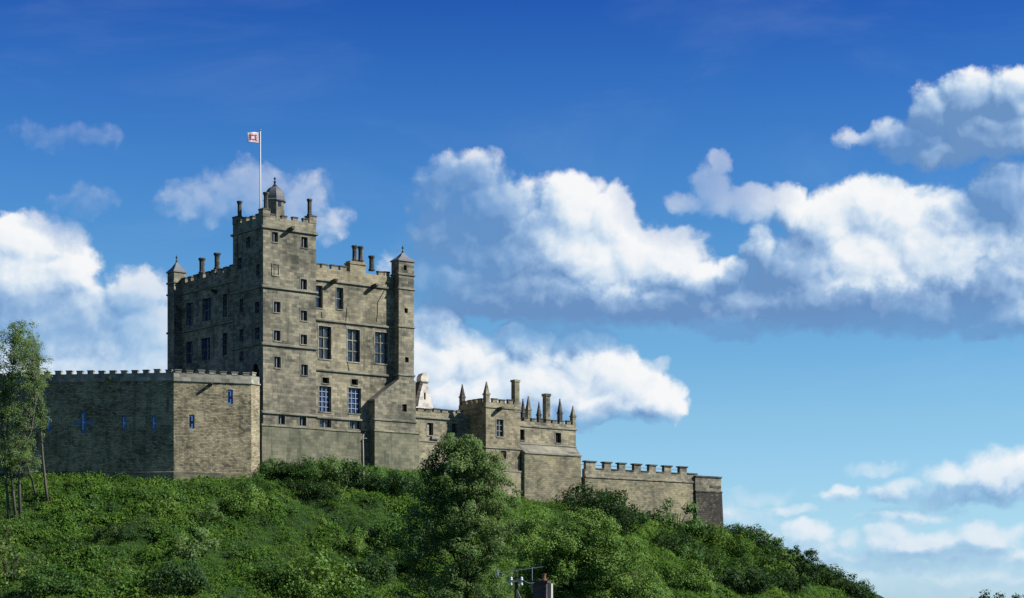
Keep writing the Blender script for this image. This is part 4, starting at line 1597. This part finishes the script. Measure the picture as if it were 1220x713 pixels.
def leaf_mesh(name, cen, nrm, size, mat, aspect=.6):
    """one rhombic leaf (or leaf cluster) per point; cen, nrm: (n,3), size: (n,)"""
    n = len(cen)
    r = RNG.normal(size=(n, 3))
    a = np.cross(nrm, r)
    a /= np.linalg.norm(a, axis=1, keepdims=True) + 1e-9
    b = np.cross(nrm, a)
    b /= np.linalg.norm(b, axis=1, keepdims=True) + 1e-9
    s = size[:, None] * .5
    v = np.empty((n, 4, 3), dtype=np.float32)
    bend = nrm * s * .25
    v[:, 0] = cen - a * s
    v[:, 1] = cen + b * s * aspect - bend
    v[:, 2] = cen + a * s
    v[:, 3] = cen - b * s * aspect - bend
    me = bpy.data.meshes.new(name)
    me.vertices.add(n * 4)
    me.vertices.foreach_set("co", v.ravel())
    me.loops.add(n * 4)
    me.loops.foreach_set("vertex_index", np.arange(n * 4, dtype=np.int32))
    me.polygons.add(n)
    me.polygons.foreach_set("loop_start", np.arange(0, n * 4, 4, dtype=np.int32))
    me.polygons.foreach_set("loop_total", np.full(n, 4, dtype=np.int32))
    me.update(calc_edges=True)
    me.materials.append(mat)
    return me


def ball(n):
    v = RNG.normal(size=(n, 3))
    return v / (np.linalg.norm(v, axis=1, keepdims=True) + 1e-9)


def clump_points(clumps, per, leaf, up=.5):
    """clumps: list of (centre, radius). Leaves fill each clump, denser to its outside"""
    C, N, S = [], [], []
    for (c, r) in clumps:
        k = max(8, int(per * r * r))
        d = ball(k)
        rad = r * RNG.random(k) ** .45
        p = np.array(c) + d * rad[:, None] * np.array((1, 1, .75))
        n = d * .8 + ball(k) * .6 + np.array((.28, -.16, up))
        n /= np.linalg.norm(n, axis=1, keepdims=True)
        C.append(p)
        N.append(n)
        S.append(leaf * RNG.uniform(.6, 1.35, k))
    return np.concatenate(C), np.concatenate(N), np.concatenate(S)


def at(px, py, y):
    return np.array(((px - CXP) / FPX * y, y, (HPY - py) / FPX * y))


def gz(x, y):
    return float(ground(np.array([x]), np.array([y]))[0])


def tree(name, label, base, trunks, crowns, nclump, crad, per, leaf, mat, bark, group=None, cat='tree', twigs=.5, shell=.5):
    """trunks: list of (points, r0, r1) in world coords; crowns: list of (centre, radii, share)"""
    th = Thing(name, label, cat, base, group)
    mb = MB()
    tps = []
    for pts, r0, r1 in trunks:
        m = len(pts)
        mb.tube(pts, [r0 + (r1 - r0) * (k / (m - 1)) ** .8 for k in range(m)], 7)
        for k in range(1, m):
            tps.append((np.array(pts[k]), r0 + (r1 - r0) * (k / (m - 1))))
            tps.append(((np.array(pts[k]) + np.array(pts[k - 1])) / 2, r0 + (r1 - r0) * ((k - .5) / (m - 1))))
    clumps = []
    for (c, rad, share) in crowns:
        for _ in range(int(nclump * share)):
            d = ball(1)[0]
            q = np.array(c) + d * np.array(rad) * (RNG.random() ** shell)
            clumps.append((q, crad * RNG.uniform(.6, 1.3)))
    for (q, r) in clumps:
        if RNG.random() > twigs:
            continue
        best = min(tps, key=lambda e: np.linalg.norm(e[0] - q) + (2.0 if e[0][2] > q[2] else 0))
        a = best[0]
        mid = (a + q) / 2 + RNG.normal(size=3) * .12 * np.linalg.norm(q - a) + np.array((0, 0, .08 * np.linalg.norm(q - a)))
        rr = min(best[1] * .6, .02 + .018 * np.linalg.norm(q - a))
        mb.tube([a, (a + mid) / 2 + RNG.normal(size=3) * .05, mid, q], [rr, rr * .8, rr * .6, rr * .25], 5)
    th.part('trunk', mb, bark, smooth=True)
    cen, nrm, sz = clump_points(clumps, per, leaf)
    me = leaf_mesh('crown', (cen - np.array(base)).astype(np.float32), nrm, sz, mat)
    o = bpy.data.objects.new('crown', me)
    COL.objects.link(o)
    o.parent = th.o
    return th


# the big tree in front of the link wall
Yt = 163.0
bx = at(556, 0, Yt)[0]
bz = gz(bx, Yt)
sc = Yt / FPX


def tp(px, py, dy=0):
    q = at(px, py, Yt + dy)
    return tuple(q)


tree('broadleaf_tree', 'tall grey-green broadleaf tree in front of the link wall and lodge', (bx, Yt, bz),
     [([(bx, Yt, bz - .3), tp(556, 690), tp(552, 650), tp(549, 610, .3), tp(545, 570, .5), tp(540, 530)], .24, .05),
      ([tp(556, 690), tp(562, 650, -.6), tp(566, 610, -.8), tp(572, 570, -.8), tp(574, 540)], .16, .04),
      ([tp(555, 700), tp(540, 660, .8), tp(524, 625, 1.2), tp(515, 590, 1.2)], .13, .03),
      ([tp(557, 700), tp(580, 660, 1), tp(594, 620, 1.4), tp(598, 590, 1)], .12, .03)],
     [(tp(550, 585), (3.7, 3.0, 5.0), .62), (tp(552, 650), (5.0, 3.2, 4.2), .55), (tp(550, 700), (5.7, 3.2, 2.4), .34), (tp(590, 590), (2.2, 2.2, 3.4), .14), (tp(512, 590), (2.0, 2.0, 3.0), .12),
      (tp(548, 540), (2.3, 1.8, 1.7), .22), (tp(522, 565), (1.5, 1.4, 1.8), .06), (tp(580, 562), (1.8, 1.6, 1.8), .08), (tp(500, 645), (2.0, 1.8, 3.0), .12), (tp(612, 645), (1.6, 1.6, 2.6), .08)],
     260, .70, 215, .20, M['leaf_tree'], M['bark'])

# the rounder bright tree, right of it, nearer
Yt = 142.0
bx = at(682, 0, Yt)[0]
bz = gz(bx, Yt)
tree('ash_tree', 'round bright green tree with dark spreading limbs behind the house chimney', (bx, Yt, bz),
     [([(bx, Yt, bz - .3), tp(681, 713), tp(680, 690), tp(676, 672, .3), tp(664, 658, .4), tp(650, 640)], .22, .05),
      ([tp(680, 690), tp(690, 676, -.5), tp(704, 662, -.6), tp(716, 645)], .13, .03),
      ([tp(677, 676), tp(660, 672, -.9), tp(640, 668, -1), tp(628, 655, -.6)], .12, .03),
      ([tp(680, 692), tp(700, 690, .5), tp(725, 690, .6), tp(745, 680)], .11, .03),
      ([tp(676, 672), tp(684, 650, .6), tp(688, 625, .5)], .10, .03)],
     [(tp(690, 650), (4.0, 3.2, 2.6), .34), (tp(645, 655), (2.6, 2.6, 2.8), .2), (tp(735, 685), (3.0, 2.8, 2.8), .26), (tp(690, 700), (4.6, 3.0, 2.2), .28), (tp(706, 622), (1.4, 1.4, .9), .06),
      (tp(775, 712), (1.8, 2.0, 1.6), .1), (tp(640, 700), (2.0, 2.2, 2.2), .12)],
     210, .78, 330, .17, M['leaf_light'], M['bark'])

# slender trees at the left edge
Yl = 168.0
LT = [  # (label, base px, base py, trunk px path, crowns)
    ('thin leaning tree nearest the left edge, first of the slim trunks', 11, 618, [(8, 580), (5, 540), (4, 500), (8, 450)], [((4, 470), (2.6, 2.2, 4.6), 1.0), ((8, 550), (2.0, 2.0, 2.8), .45)]),
    ('slim pale-barked tree, second trunk from the left edge', 19, 617, [(15, 580), (12, 545), (8, 515), (14, 460), (17, 410)], [((17, 420), (2.2, 2.0, 3.0), .7), ((24, 395), (1.4, 1.3, 1.2), .25)]),
    ('slim forked tree standing third from the left edge', 24, 618, [(23, 570), (26, 535), (37, 515), (42, 480), (40, 430)], [((36, 440), (1.9, 1.8, 3.4), .8), ((24, 500), (2.0, 1.8, 2.6), .5), ((32, 545), (1.5, 1.4, 2.2), .28)]),
    ('short thin tree leaning left behind the forked tree', 45, 596, [(38, 572), (33, 555), (28, 545), (20, 520)], [((22, 535), (2.0, 1.8, 2.0), .7)]),
    ('taller upright tree with ivy on its trunk in front of the wall end', 57, 598, [(54, 575), (51, 545), (49, 515), (48, 480), (45, 440)], [((44, 455), (1.1, 1.4, 3.6), .6), ((32, 410), (1.7, 1.6, 2.2), .35), ((52, 500), (.55, .8, 2.2), .16)]),
]
for k, (lab, bpx, bpy_, path, cr) in enumerate(LT):
    lo_, hi_ = 140.0, 200.0
    for _ in range(30):          # stand it where its foot meets the slope
        yy = (lo_ + hi_) / 2
        q = at(bpx, bpy_, yy)
        if gz(q[0], yy) > q[2]:
            hi_ = yy
        else:
            lo_ = yy
    Yt = yy
    q = at(bpx, bpy_, Yt)
    pts = [(q[0], q[1], q[2] - .3)] + [tp(x, y, RNG.normal() * .3) for x, y in path]
    tree('slender_tree', lab, (q[0], q[1], q[2]), [(pts, .17 if k != 3 else .12, .05)],
         [(tp(c[0], c[1]), rad, s) for c, rad, s in cr], 120, .55, 150, .16, M['leaf_tree'], M['pale_bark'], 'slim trees at the left edge', twigs=.8, shell=.6)


# ------------------------------------------------------------------ bushes
def bush_mesh(name, w, h, n, leaf, mat, seed):
    """low dense shrub of several rounded masses, base at the origin"""
    clumps = []
    r = np.random.default_rng(seed)
    for _ in range(n):
        a, q = r.uniform(0, 2 * math.pi), math.sqrt(r.random())
        z = h * (.08 + .87 * r.random() ** 1.25) * (1 - .5 * q * q)
        clumps.append(((q * w * math.cos(a), q * w * math.sin(a), z), r.uniform(.36, .66) * min(w, h) * .70))
    cen, nrm, sz = clump_points(clumps, 400 / max(.4, min(w, h)) ** .6, leaf)
    return leaf_mesh(name, cen.astype(np.float32), nrm, sz, mat)


def stem_mesh(w, h, seed):
    mb = MB()
    r = np.random.default_rng(seed)
    for _ in range(7):
        a = r.uniform(0, 6.28)
        q = r.uniform(.3, .8) * w
        mb.tube([(0, 0, -.4), (q * .4 * math.cos(a), q * .4 * math.sin(a), h * .35), (q * .8 * math.cos(a), q * .8 * math.sin(a), h * .6)], [.05, .03, .01], 5)
    return mb


PROTO = {}
for key, w, h, n, leaf, mat, seed in (('a', 1.5, 1.9, 25, .15, 'leaf_bush', 1), ('b', 1.6, 1.6, 27, .15, 'leaf_light', 2), ('c', 1.5, 1.8, 24, .15, 'leaf_dark', 3), ('d', 1.4, 2.2, 22, .15, 'leaf_bush', 4), ('e', 1.7, 1.5, 27, .15, 'leaf_dark', 5), ('f', 1.3, 1.7, 22, .15, 'leaf_tree', 6)):
    PROTO[key] = (bush_mesh('foliage', w, h, n, leaf, M[mat], seed), None)
STEM = obj('stem', stem_mesh(1.4, 1.7, 3), M['bark'])
STEM_ME = STEM.data
bpy.data.objects.remove(STEM)


def slope_y(px, py, lo_=120.0, hi_=245.0):
    """how far off the slope is seen at this spot of the photo"""
    for _ in range(34):
        yy = (lo_ + hi_) / 2
        q = at(px, py, yy)
        if gz(q[0], yy) > q[2]:
            hi_ = yy
        else:
            lo_ = yy
    return yy


BUSHES = []


def bush(px, py, kind, size, label, group='bushes on the castle hill', y=None, name='bush', tall=1.0):
    yy = y if y else slope_y(px, py)
    x = (px - CXP) / FPX * yy
    z = gz(x, yy)
    th = Thing(name, label, 'bush', (x, yy, z - .1), group)
    th.o.rotation_euler = (0, 0, random.uniform(0, 6.28))
    size *= 1.5
    th.o.scale = (size, size, size * tall * 1.1)
    a = bpy.data.objects.new('foliage', PROTO[kind][0])
    COL.objects.link(a)
    a.parent = th.o
    b = bpy.data.objects.new('stem', STEM_ME)
    COL.objects.link(b)
    b.parent = th.o


for row in (
    # along the foot of the keep
    (325, 568, 'a', .8, 'low green bush at the left corner of the tower plinth'),
    (345, 570, 'c', 0.85, 'dark low bush under the middle of the tower plinth'),
    (368, 572, 'a', 0.98, 'green bush in front of the right half of the tower plinth'),
    (392, 572, 'f', 1.10, 'grey-green taller bush just right of the tower plinth'),
    (412, 576, 'c', 1.06, 'dark bush in front of the main plinth, left of the thin post'),
    (430, 582, 'c', .8, 'small dark bush right at the left side of the thin post'),
    (450, 582, 'a', 0.94, 'mid green bush just right of the thin post'),
    (474, 584, 'e', 1.02, 'dark spreading bush below the turret buttress'),
    (492, 588, 'a', 0.94, 'green bush between turret buttress and the big tree'),
    (355, 590, 'e', .9, 'low dark shrub a little down the slope below the tower'),
    (385, 594, 'c', .8, 'small dark shrub below the grey-green bush by the tower plinth'),
    (292, 606, 'b', .95, 'bright yellow-green bush below the lit end of the forecourt wall'),
    (305, 588, 'a', .7, 'small green bush at the lit corner of the forecourt wall'),
    # open slope, left
    (250, 622, 'f', .8, 'lone grey-green shrub on the open grass slope'),
    (228, 662, 'f', 1.1, 'pale shrub low on the open slope at the left'),
    (14, 690, 'f', 1.5, 'large grey-green bush in the bottom left corner'),
    (4, 650, 'f', 1.2, 'grey-green bush at the left edge under the slim trees'),
    (215, 700, 'c', 1.1, 'dark shrub near the bottom edge below the pale shrub'),
    (375, 706, 'b', 1.5, 'bright green bush at the bottom edge left of the dark hollow'),
    (330, 700, 'a', 1.0, 'mid green bush at the bottom edge left of the bright bush'),
    (440, 690, 'c', 1.1, 'dark bush in the hollow left of the big tree'),
    (470, 650, 'a', 1.1, 'green bush beside the left edge of the big tree'),
    (420, 655, 'b', .8, 'light green bush on the slope left of the big tree'),
    (60, 705, 'a', 1.0, 'green bush at the bottom edge right of the corner bush'),
    (140, 640, 'e', .7, 'low dark shrub in the middle of the left slope'),
    # under the lodge and terrace wall
    (640, 598, 'c', 1.32, 'dark round bush at the foot of the battered lodge base'),
    (625, 600, 'c', .8, 'small dark bush left of the round bush below the lodge'),
    (700, 612, 'c', 1.49, 'dark bush at the left end of the terrace wall'),
    (722, 616, 'e', 1.55, 'wide dark bush below the second merlon of the terrace wall'),
    (742, 608, 'd', 1.03, 'upright bush against the terrace wall below its third merlon'),
    (770, 618, 'a', 1.49, 'green bush below the middle of the terrace wall'),
    (790, 622, 'c', 1.38, 'dark bush below the fifth merlon of the terrace wall'),
    (808, 634, 'd', 1.38, 'upright bush below the sixth merlon of the terrace wall'),
    (740, 636, 'c', 1.38, 'dark bush on the slope above the bright round tree'),
    (826, 640, 'c', 0.92, 'dark bush at the left foot of the end bastion'),
    (850, 644, 'a', 0.85, 'green bush in front of the end bastion'),
    (800, 658, 'c', 1.2, 'dark bush halfway down the slope under the terrace wall end'),
    (815, 668, 'a', 1.0, 'green bush just below the halfway dark bush on the right slope'),
):
    bush(*row)

# the right-hand shoulder of the hill: one tree on the skyline and thick scrub
Yt = 226.0
bx = at(953, 0, Yt)[0]
bz = gz(bx, Yt)
tree('hawthorn_tree', 'dark open-branched small tree on the right-hand skyline of the hill', (bx, Yt, bz),
     [([(bx, Yt, bz - .4), tp(953, 690), tp(951, 676), tp(944, 662)], .2, .04), ([tp(953, 690), tp(958, 672), tp(966, 662)], .12, .03), ([tp(952, 682), tp(962, 680), tp(972, 676)], .1, .03), ([tp(952, 680), tp(942, 670), tp(934, 664)], .08, .02)],
     [(tp(958, 666), (1.9, 1.8, 1.0), .5), (tp(946, 656), (1.0, 1, .5), .14), (tp(966, 659), (.9, .9, .6), .16), (tp(972, 676), (1.2, 1.2, .5), .18), (tp(930, 664), (1.0, 1, .6), .12), (tp(922, 655), (.5, .5, .4), .05)],
     85, .40, 260, .18, M['leaf_dark'], M['bark'])

for row in (
    (868, 636, 'c', .9, 'dark bush at the right foot of the end bastion'),
    (876, 640, 'a', 0.88, 'green bush on the skyline just right of the end bastion'),
    (890, 648, 'c', 1.06, 'dark bush on the skyline, second right of the end bastion'),
    (905, 656, 'a', 1.06, 'green bush on the skyline, third right of the end bastion'),
    (920, 664, 'c', 0.86, 'dark bush on the skyline just left of the hawthorn tree'),
    (938, 676, 'a', 0.94, 'green bush at the left foot of the hawthorn tree'),
    (966, 690, 'c', 0.97, 'dark bush at the right foot of the hawthorn tree'),
    (984, 698, 'c', 1.14, 'dark skyline bush, first down the slope beyond the hawthorn tree'),
    (1002, 706, 'e', 1.14, 'dark skyline bush, second down the slope beyond the hawthorn tree'),
    (1020, 714, 'c', 1.06, 'dark skyline bush, lowest at the right end of the hill'),
    (865, 660, 'b', 1.3, 'light green bush below the end bastion on the right slope'),
    (880, 672, 'a', 1.3, 'mid green bush below the skyline near the end bastion'),
    (900, 684, 'd', 1.2, 'upright green bush low on the right slope'),
    (925, 692, 'b', 1.3, 'light green bush low on the right slope left of the hawthorn tree'),
    (850, 684, 'a', 1.2, 'green bush low on the right slope, furthest left of the lower row'),
    (875, 698, 'e', 1.3, 'wide dark bush near the bottom edge of the right slope'),
    (905, 706, 'c', 1.2, 'dark bush at the bottom edge under the upright green bush'),
    (945, 706, 'c', 1.2, 'dark bush at the bottom edge below the hawthorn tree'),
    (835, 668, 'c', .9, 'small dark bush on the grass strip of the right slope'),
    (820, 700, 'b', 1.1, 'light green bush at the bottom edge of the grass strip on the right'),
):
    bush(*row, group='bushes on the right-hand slope')

# treetops at the bottom right
for k, (px, top, wd, lab) in enumerate(((1186, 703, 2.8, 'dark distant treetop at the bottom right edge'), (1216, 705, 2.2, 'smaller treetop in the bottom right corner'), (1152, 709, .9, 'tiny treetop left of the two at bottom right'))):
    Yt = 190.0 + 4 * k
    bx = at(px, 0, Yt)[0]
    bz = gz(bx, Yt)
    zt = (HPY - top) / FPX * Yt
    h = zt - bz
    tree('valley_tree', lab, (bx, Yt, bz), [([(bx, Yt, bz - .3), (bx, Yt, bz + h * .4), (bx + .2, Yt, bz + h * .9)], .25, .05)],
         [((bx, Yt, bz + h * .68), (wd, wd, h * .32), 1.0)], 70, .6, 120, .26, M['leaf_dark'], M['bark'], 'treetops at the bottom right')


# small plant rooted in the forecourt parapet
u_, z_ = loop_at(2, 131, 452)
Pw = wallP(segs[2])
pl_c = np.array(Pw(u_, -.12, z_))
pl_ = Thing('wall_plant', 'small dark plant growing out of the parapet of the forecourt wall', 'plant', tuple(pl_c))
cen, nrm, sz = clump_points([(pl_c + np.array((dx, -.1, dz)), r_) for dx, dz, r_ in ((0, .1, .38), (-.15, -.35, .3), (.12, -.75, .24), (0, .5, .22))], 420, .12)
ob_ = bpy.data.objects.new('foliage', leaf_mesh('foliage', (cen - pl_c).astype(np.float32), nrm, sz, M['leaf_dark']))
COL.objects.link(ob_)
ob_.parent = pl_.o
mb = MB()
mb.tube([tuple(pl_c + np.array((0, .2, -.2))), tuple(pl_c + np.array((0, -.05, 0))), tuple(pl_c + np.array((0, -.1, .4)))], [.03, .025, .01], 5)
pl_.part('stem', mb, M['bark'])


# ------------------------------------------------------------------ meadow: grass, nettles and ferns nobody could count
def meadow():
    n = 1300000
    x = RNG.uniform(-72, 78, n)
    y = RNG.uniform(128, 250, n)
    d, zb = foot(x, y)
    ok = (d > .15) & (d < 42) & (np.abs(x / y) < .30)
    x, y, d = x[ok], y[ok], d[ok]
    z = ground(x, y)
    ok = z > -2.6
    x, y, d, z = x[ok], y[ok], d[ok], z[ok]
    h = fbm(x * .33, y * .33, 51, 4)
    m = len(x)
    L = (.22 + .40 * smooth(h, .38, .72)) * RNG.uniform(.55, 1.2, m)
    up = RNG.random(m)
    size = np.where(RNG.random(m) < .55, L * .75, RNG.uniform(.12, .22, m))
    cen = np.stack([x, y, z + L * up * 1.0], 1)
    nrm = ball(m) * np.array((.8, .8, .6)) + np.array((.40, -.25, .55))
    C, N, S = [cen], [nrm], [size]
    # tussocks, nettle clumps and low ferns
    k = 52000
    cx, cy = RNG.uniform(-72, 78, k), RNG.uniform(128, 250, k)
    d, zb = foot(cx, cy)
    keep_ = (d > .3) & (d < 42) & (np.abs(cx / cy) < .30) & (fbm(cx * .22, cy * .22, 91, 3) + RNG.uniform(-.12, .12, k) > .44)
    cx, cy = cx[keep_], cy[keep_]
    cz = ground(cx, cy)
    keep_ = cz > -2.6
    cx, cy, cz = cx[keep_], cy[keep_], cz[keep_]
    big = smooth(fbm(cx * .15, cy * .15, 17, 3), .42, .66)
    rad = RNG.uniform(.22, .5, len(cx)) * (1 + .9 * big)
    for q in range(34):
        dv = ball(len(cx))
        dv[:, 2] = np.abs(dv[:, 2])
        rr = rad * RNG.random(len(cx)) ** .4
        C.append(np.stack([cx + dv[:, 0] * rr, cy + dv[:, 1] * rr, cz + dv[:, 2] * rr * 1.25], 1))
        N.append(dv * .7 + ball(len(cx)) * .6 + np.array((.35, -.2, .45)))
        S.append(RNG.uniform(.10, .24, len(cx)) * (.8 + .5 * big))
    cen, nrm, size = np.concatenate(C), np.concatenate(N), np.concatenate(S)
    nrm /= np.linalg.norm(nrm, axis=1, keepdims=True)
    me = leaf_mesh('meadow_grass', cen.astype(np.float32), nrm, size, M['grass'], .45)
    o = bpy.data.objects.new('meadow_grass', me)
    COL.objects.link(o)
    o['kind'] = 'stuff'
    o['label'] = 'rough grass, nettles and ferns covering the castle hill'
    o['category'] = 'grass'


meadow()


def undergrowth():
    k = 5200
    x, y = RNG.uniform(-72, 78, k), RNG.uniform(128, 250, k)
    d, zb = foot(x, y)
    gy = slope_y(800, 655)
    gc = at(800, 655, gy)                      # an open grassy clearing on the right-hand slope
    ok = (np.hypot((x - gc[0]) * 1.2, y - gc[1]) > 9) & (d > .8) & (d < 42) & (np.abs(x / y) < .30) & (fbm(x * .13, y * .13, 133, 3) + RNG.uniform(-.1, .1, k) > .535)
    x, y = x[ok], y[ok]
    z = ground(x, y)
    ok = z > -2.6
    x, y, z = x[ok], y[ok], z[ok]
    r = RNG.uniform(.35, 1.0, len(x)) * RNG.uniform(.6, 1.2, len(x))
    C, N, S = [], [], []
    for q in range(130):
        dv = ball(len(x))
        dv[:, 2] = np.abs(dv[:, 2])
        rr = r * RNG.random(len(x)) ** .35 * (1 + .35 * np.sin(7 * dv[:, 0] + 5 * dv[:, 1] + x))
        C.append(np.stack([x + dv[:, 0] * rr, y + dv[:, 1] * rr, z + dv[:, 2] * rr * .95], 1))
        N.append(dv * .8 + ball(len(x)) * .6 + np.array((.28, -.16, .4)))
        S.append(RNG.uniform(.12, .26, len(x)))
    cen, nrm, size = np.concatenate(C), np.concatenate(N), np.concatenate(S)
    nrm /= np.linalg.norm(nrm, axis=1, keepdims=True)
    me = leaf_mesh('undergrowth', cen.astype(np.float32), nrm, size, M['leaf_bush'], .6)
    o = bpy.data.objects.new('undergrowth', me)
    COL.objects.link(o)
    o['kind'] = 'stuff'
    o['label'] = 'low bramble and nettle mounds merging over the grassy slope'
    o['category'] = 'undergrowth'


undergrowth()

# ================================================================== SMALL THINGS
# thin post in front of the keep
Yp = slope_y(433.5, 588)
q = at(433.5, 588, Yp)
post = Thing('lamp_post', 'thin pale post with a small dark floodlight head in front of the keep', 'post', tuple(q))
zt = (HPY - 516) / FPX * Yp
mb = MB()
mb.tube([(q[0], q[1], q[2] - .4), (q[0] - .06, q[1], (q[2] + zt) / 2), (q[0] - .1, q[1], zt)], [.09, .08, .065], 8)
post.part('pole', mb, M['wood'], smooth=True)
mb = MB()
c = Vector((q[0] - .1, q[1], zt))
mb.hexa([c + Vector(v) for v in ((-.25, -.15, -.05), (.25, -.15, -.05), (.2, .15, 0), (-.2, .15, 0))], [c + Vector(v) for v in ((-.22, -.18, .26), (.22, -.18, .26), (.2, .12, .34), (-.2, .12, .34))])
post.part('floodlight', mb, M['iron'])
mb = MB()
mb.hexa([c + Vector(v) for v in ((-.05, -.05, -.62), (.38, -.05, -.62), (.38, .05, -.62), (-.05, .05, -.62))], [c + Vector(v) for v in ((-.05, -.05, -.52), (.38, -.05, -.52), (.38, .05, -.52), (-.05, .05, -.52))])
post.part('bracket', mb, M['white_paint'])

# house in the foreground valley: only its chimney rises into the picture
Yh = 104.0
hx = at(645, 0, Yh)[0]
gh = gz(hx, Yh + 2)
house = Thing('house', 'slate-roofed house whose dark brick chimney rises into the bottom edge', 'house', (hx + 3, Yh + 3, gh))
ha = R(-13)
hu, hv = np.array((math.cos(ha), math.sin(ha))), np.array((-math.sin(ha), math.cos(ha)))


def H(u, v, z):
    return (hx + hu[0] * u + hv[0] * v, Yh + hu[1] * u + hv[1] * v, z)


def hbox(mb, u0, u1, v0, v1, z0, z1):
    c = [(u0, v0), (u1, v0), (u1, v1), (u0, v1)]
    mb.hexa([H(u, v, z0) for u, v in c], [H(u, v, z1) for u, v in c])


zr = -.34
ze = -3.0
mb = MB()
hbox(mb, -.2, 9, -3.6, 3.6, gh - .5, ze)
mb.poly([H(-.2, -3.6, ze), H(-.2, 3.6, ze), H(-.2, 0, zr - .1)][::-1])
mb.poly([H(9, -3.6, ze), H(9, 3.6, ze), H(9, 0, zr - .1)])
house.part('wall', mb, M['brick'])
mb = MB()
mb.hexa([H(-.5, -4, ze - .25), H(9.3, -4, ze - .25), H(9.3, 0, zr - .15), H(-.5, 0, zr - .15)], [H(-.5, -4, ze - .1), H(9.3, -4, ze - .1), H(9.3, 0, zr), H(-.5, 0, zr)])
mb.hexa([H(-.5, 0.001, zr - .15), H(9.3, 0.001, zr - .15), H(9.3, 4, ze - .25), H(-.5, 4, ze - .25)], [H(-.5, .001, zr), H(9.3, .001, zr), H(9.3, 4, ze - .1), H(-.5, 4, ze - .1)])
rf = house.part('roof', mb, M['slate'])
mb = MB()
mb.tube([H(-.5, 0, zr + .02), H(9.3, 0, zr + .02)], [.11, .11], 8)
house.part('ridge', mb, M['cement'], rf)
mb = MB()
zct = (HPY - 692) / FPX * Yh
hbox(mb, -.38, .36, -.42, .42, -1.8, zct - .14)
hbox(mb, -.46, .44, -.50, .50, zct - .14, zct)
stck = house.part('chimney', mb, M['brick'])
mb = MB()
hbox(mb, .365, .56, -.02, .42, -1.8, zct - .16)
house.part('rendered_face', mb, M['cement'], stck)
for v in (-.12,):
    mb = MB()
    c = H(.17, v, 0)
    mb.lathe(c, [(.15, zct), (.15, zct + .06), (.115, zct + .09), (.11, zct + .30), (.145, zct + .33), (.145, zct + .38), (.09, zct + .38), (.085, zct + .2)], 12)
    house.part('chimney_pot', mb, M['terracotta'], stck)
for v in (-1.8, 1.8):
    mb = MB()
    P_ = lambda u, d, z: H(-.2 + d, u, z)
    pbox(mb, P_, v - .5, v + .5, -.05, .02, ze - 2.2, ze - .9)
    w = house.part('window', mb, M['white_paint'])
    mb = MB()
    pbox(mb, P_, v - .42, v + .42, -.06, -.02, ze - 2.1, ze - 1.0)
    house.part('pane', mb, M['glass'], w)

# television aerial clamped to the chimney
aer = Thing('television_aerial', 'spindly metal television aerial pointing left from the chimney', 'aerial', H(-.4, -.3, zct - .4))
mb = MB()
c0 = Vector(H(-.42, -.46, 0))
c0.z = zct - .7
c1 = Vector((c0.x, c0.y, (HPY - 676) / FPX * c0.y))
mb.tube([c0, c1], [.022, .022], 6)
aer.part('mast', mb, M['alu'])
tip = at(591, 683, c0.y - .4)
tail = at(647, 675.5, c0.y + .3)
mb = MB()
mb.tube([tail, tip], [.016, .016], 5)
aer.part('boom', mb, M['alu'])
mb = MB()
tip, tail = Vector(tip), Vector(tail)
ax = (tip - tail).normalized()
hz = ax.cross(Vector((0, 0, 1))).normalized()
for k in range(11):
    p = tail.lerp(tip, .06 + .078 * k)
    mb.tube([p - hz * .26, p + hz * .26], [.008, .008], 4)
    mb.tube([p - Vector((0, 0, .08)), p + Vector((0, 0, .08))], [.006, .006], 4)
aer.part('element', mb, M['alu'])
mb = MB()
upv = hz.cross(ax)
for k in range(6):
    o_ = tip - ax * .05 + upv * (-.16 + .062 * k)
    mb.tube([o_ - hz * .26 + ax * (.0), o_ + hz * .26], [.02, .02], 5)
aer.part('reflector', mb, M['white_paint'])

# telegraph pole with insulators
Yq = 98.0
qx = at(615.2, 0, Yq)[0]
qg = gz(qx, Yq)
qt = (HPY - 689.5) / FPX * Yq
tel = Thing('telegraph_pole', 'dark wooden telegraph pole with white insulators at the bottom edge', 'telegraph pole', (qx, Yq, qg))
mb = MB()
mb.tube([(qx, Yq, qg - .5), (qx, Yq, qt - 3), (qx, Yq, qt)], [.15, .12, .10], 10)
tel.part('pole', mb, M['dark_wood'], smooth=True)
mb = MB()
za_ = qt - .14
mb.hexa([(qx - .34, Yq - .16, za_ - .05), (qx + .34, Yq - .16, za_ - .05), (qx + .34, Yq - .08, za_ - .05), (qx - .34, Yq - .08, za_ - .05)], [(qx - .34, Yq - .16, za_ + .05), (qx + .34, Yq - .16, za_ + .05), (qx + .34, Yq - .08, za_ + .05), (qx - .34, Yq - .08, za_ + .05)])
tel.part('crossarm', mb, M['alu'])
for k in (-.27, .27):
    mb = MB()
    mb.lathe((qx + k, Yq - .12, 0), [(.03, za_ + .05), (.075, za_ + .06), (.06, za_ + .12), (.075, za_ + .15), (.045, za_ + .22), (.02, za_ + .23)], 8)
    tel.part('insulator', mb, M['white_paint'])
    mb = MB()
    mb.lathe((qx + k, Yq - .12, 0), [(.03, za_ - .21), (.07, za_ - .2), (.06, za_ - .10), (.03, za_ - .055)], 8)
    tel.part('insulator', mb, M['white_paint'])
mb = MB()
mb.tube([(qx, Yq, qt - .5), (qx + 1.6, Yq - .8, qt - 4.2), (qx + 2.9, Yq - 1.5, gz(qx + 2.9, Yq - 1.5))], [.02, .02, .02], 5)
tel.part('stay_wire', mb, M['alu'])
mb = MB()
pA, pB = Vector((qx + .28, Yq - .12, za_ + .12)), Vector(H(-.3, -.5, zct - .12))
mb.tube([pA.lerp(pB, k / 8) - Vector((0, 0, .10 * math.sin(math.pi * k / 8))) for k in range(9)], [.012] * 9, 5)
tel.part('wire', mb, M['alu'])
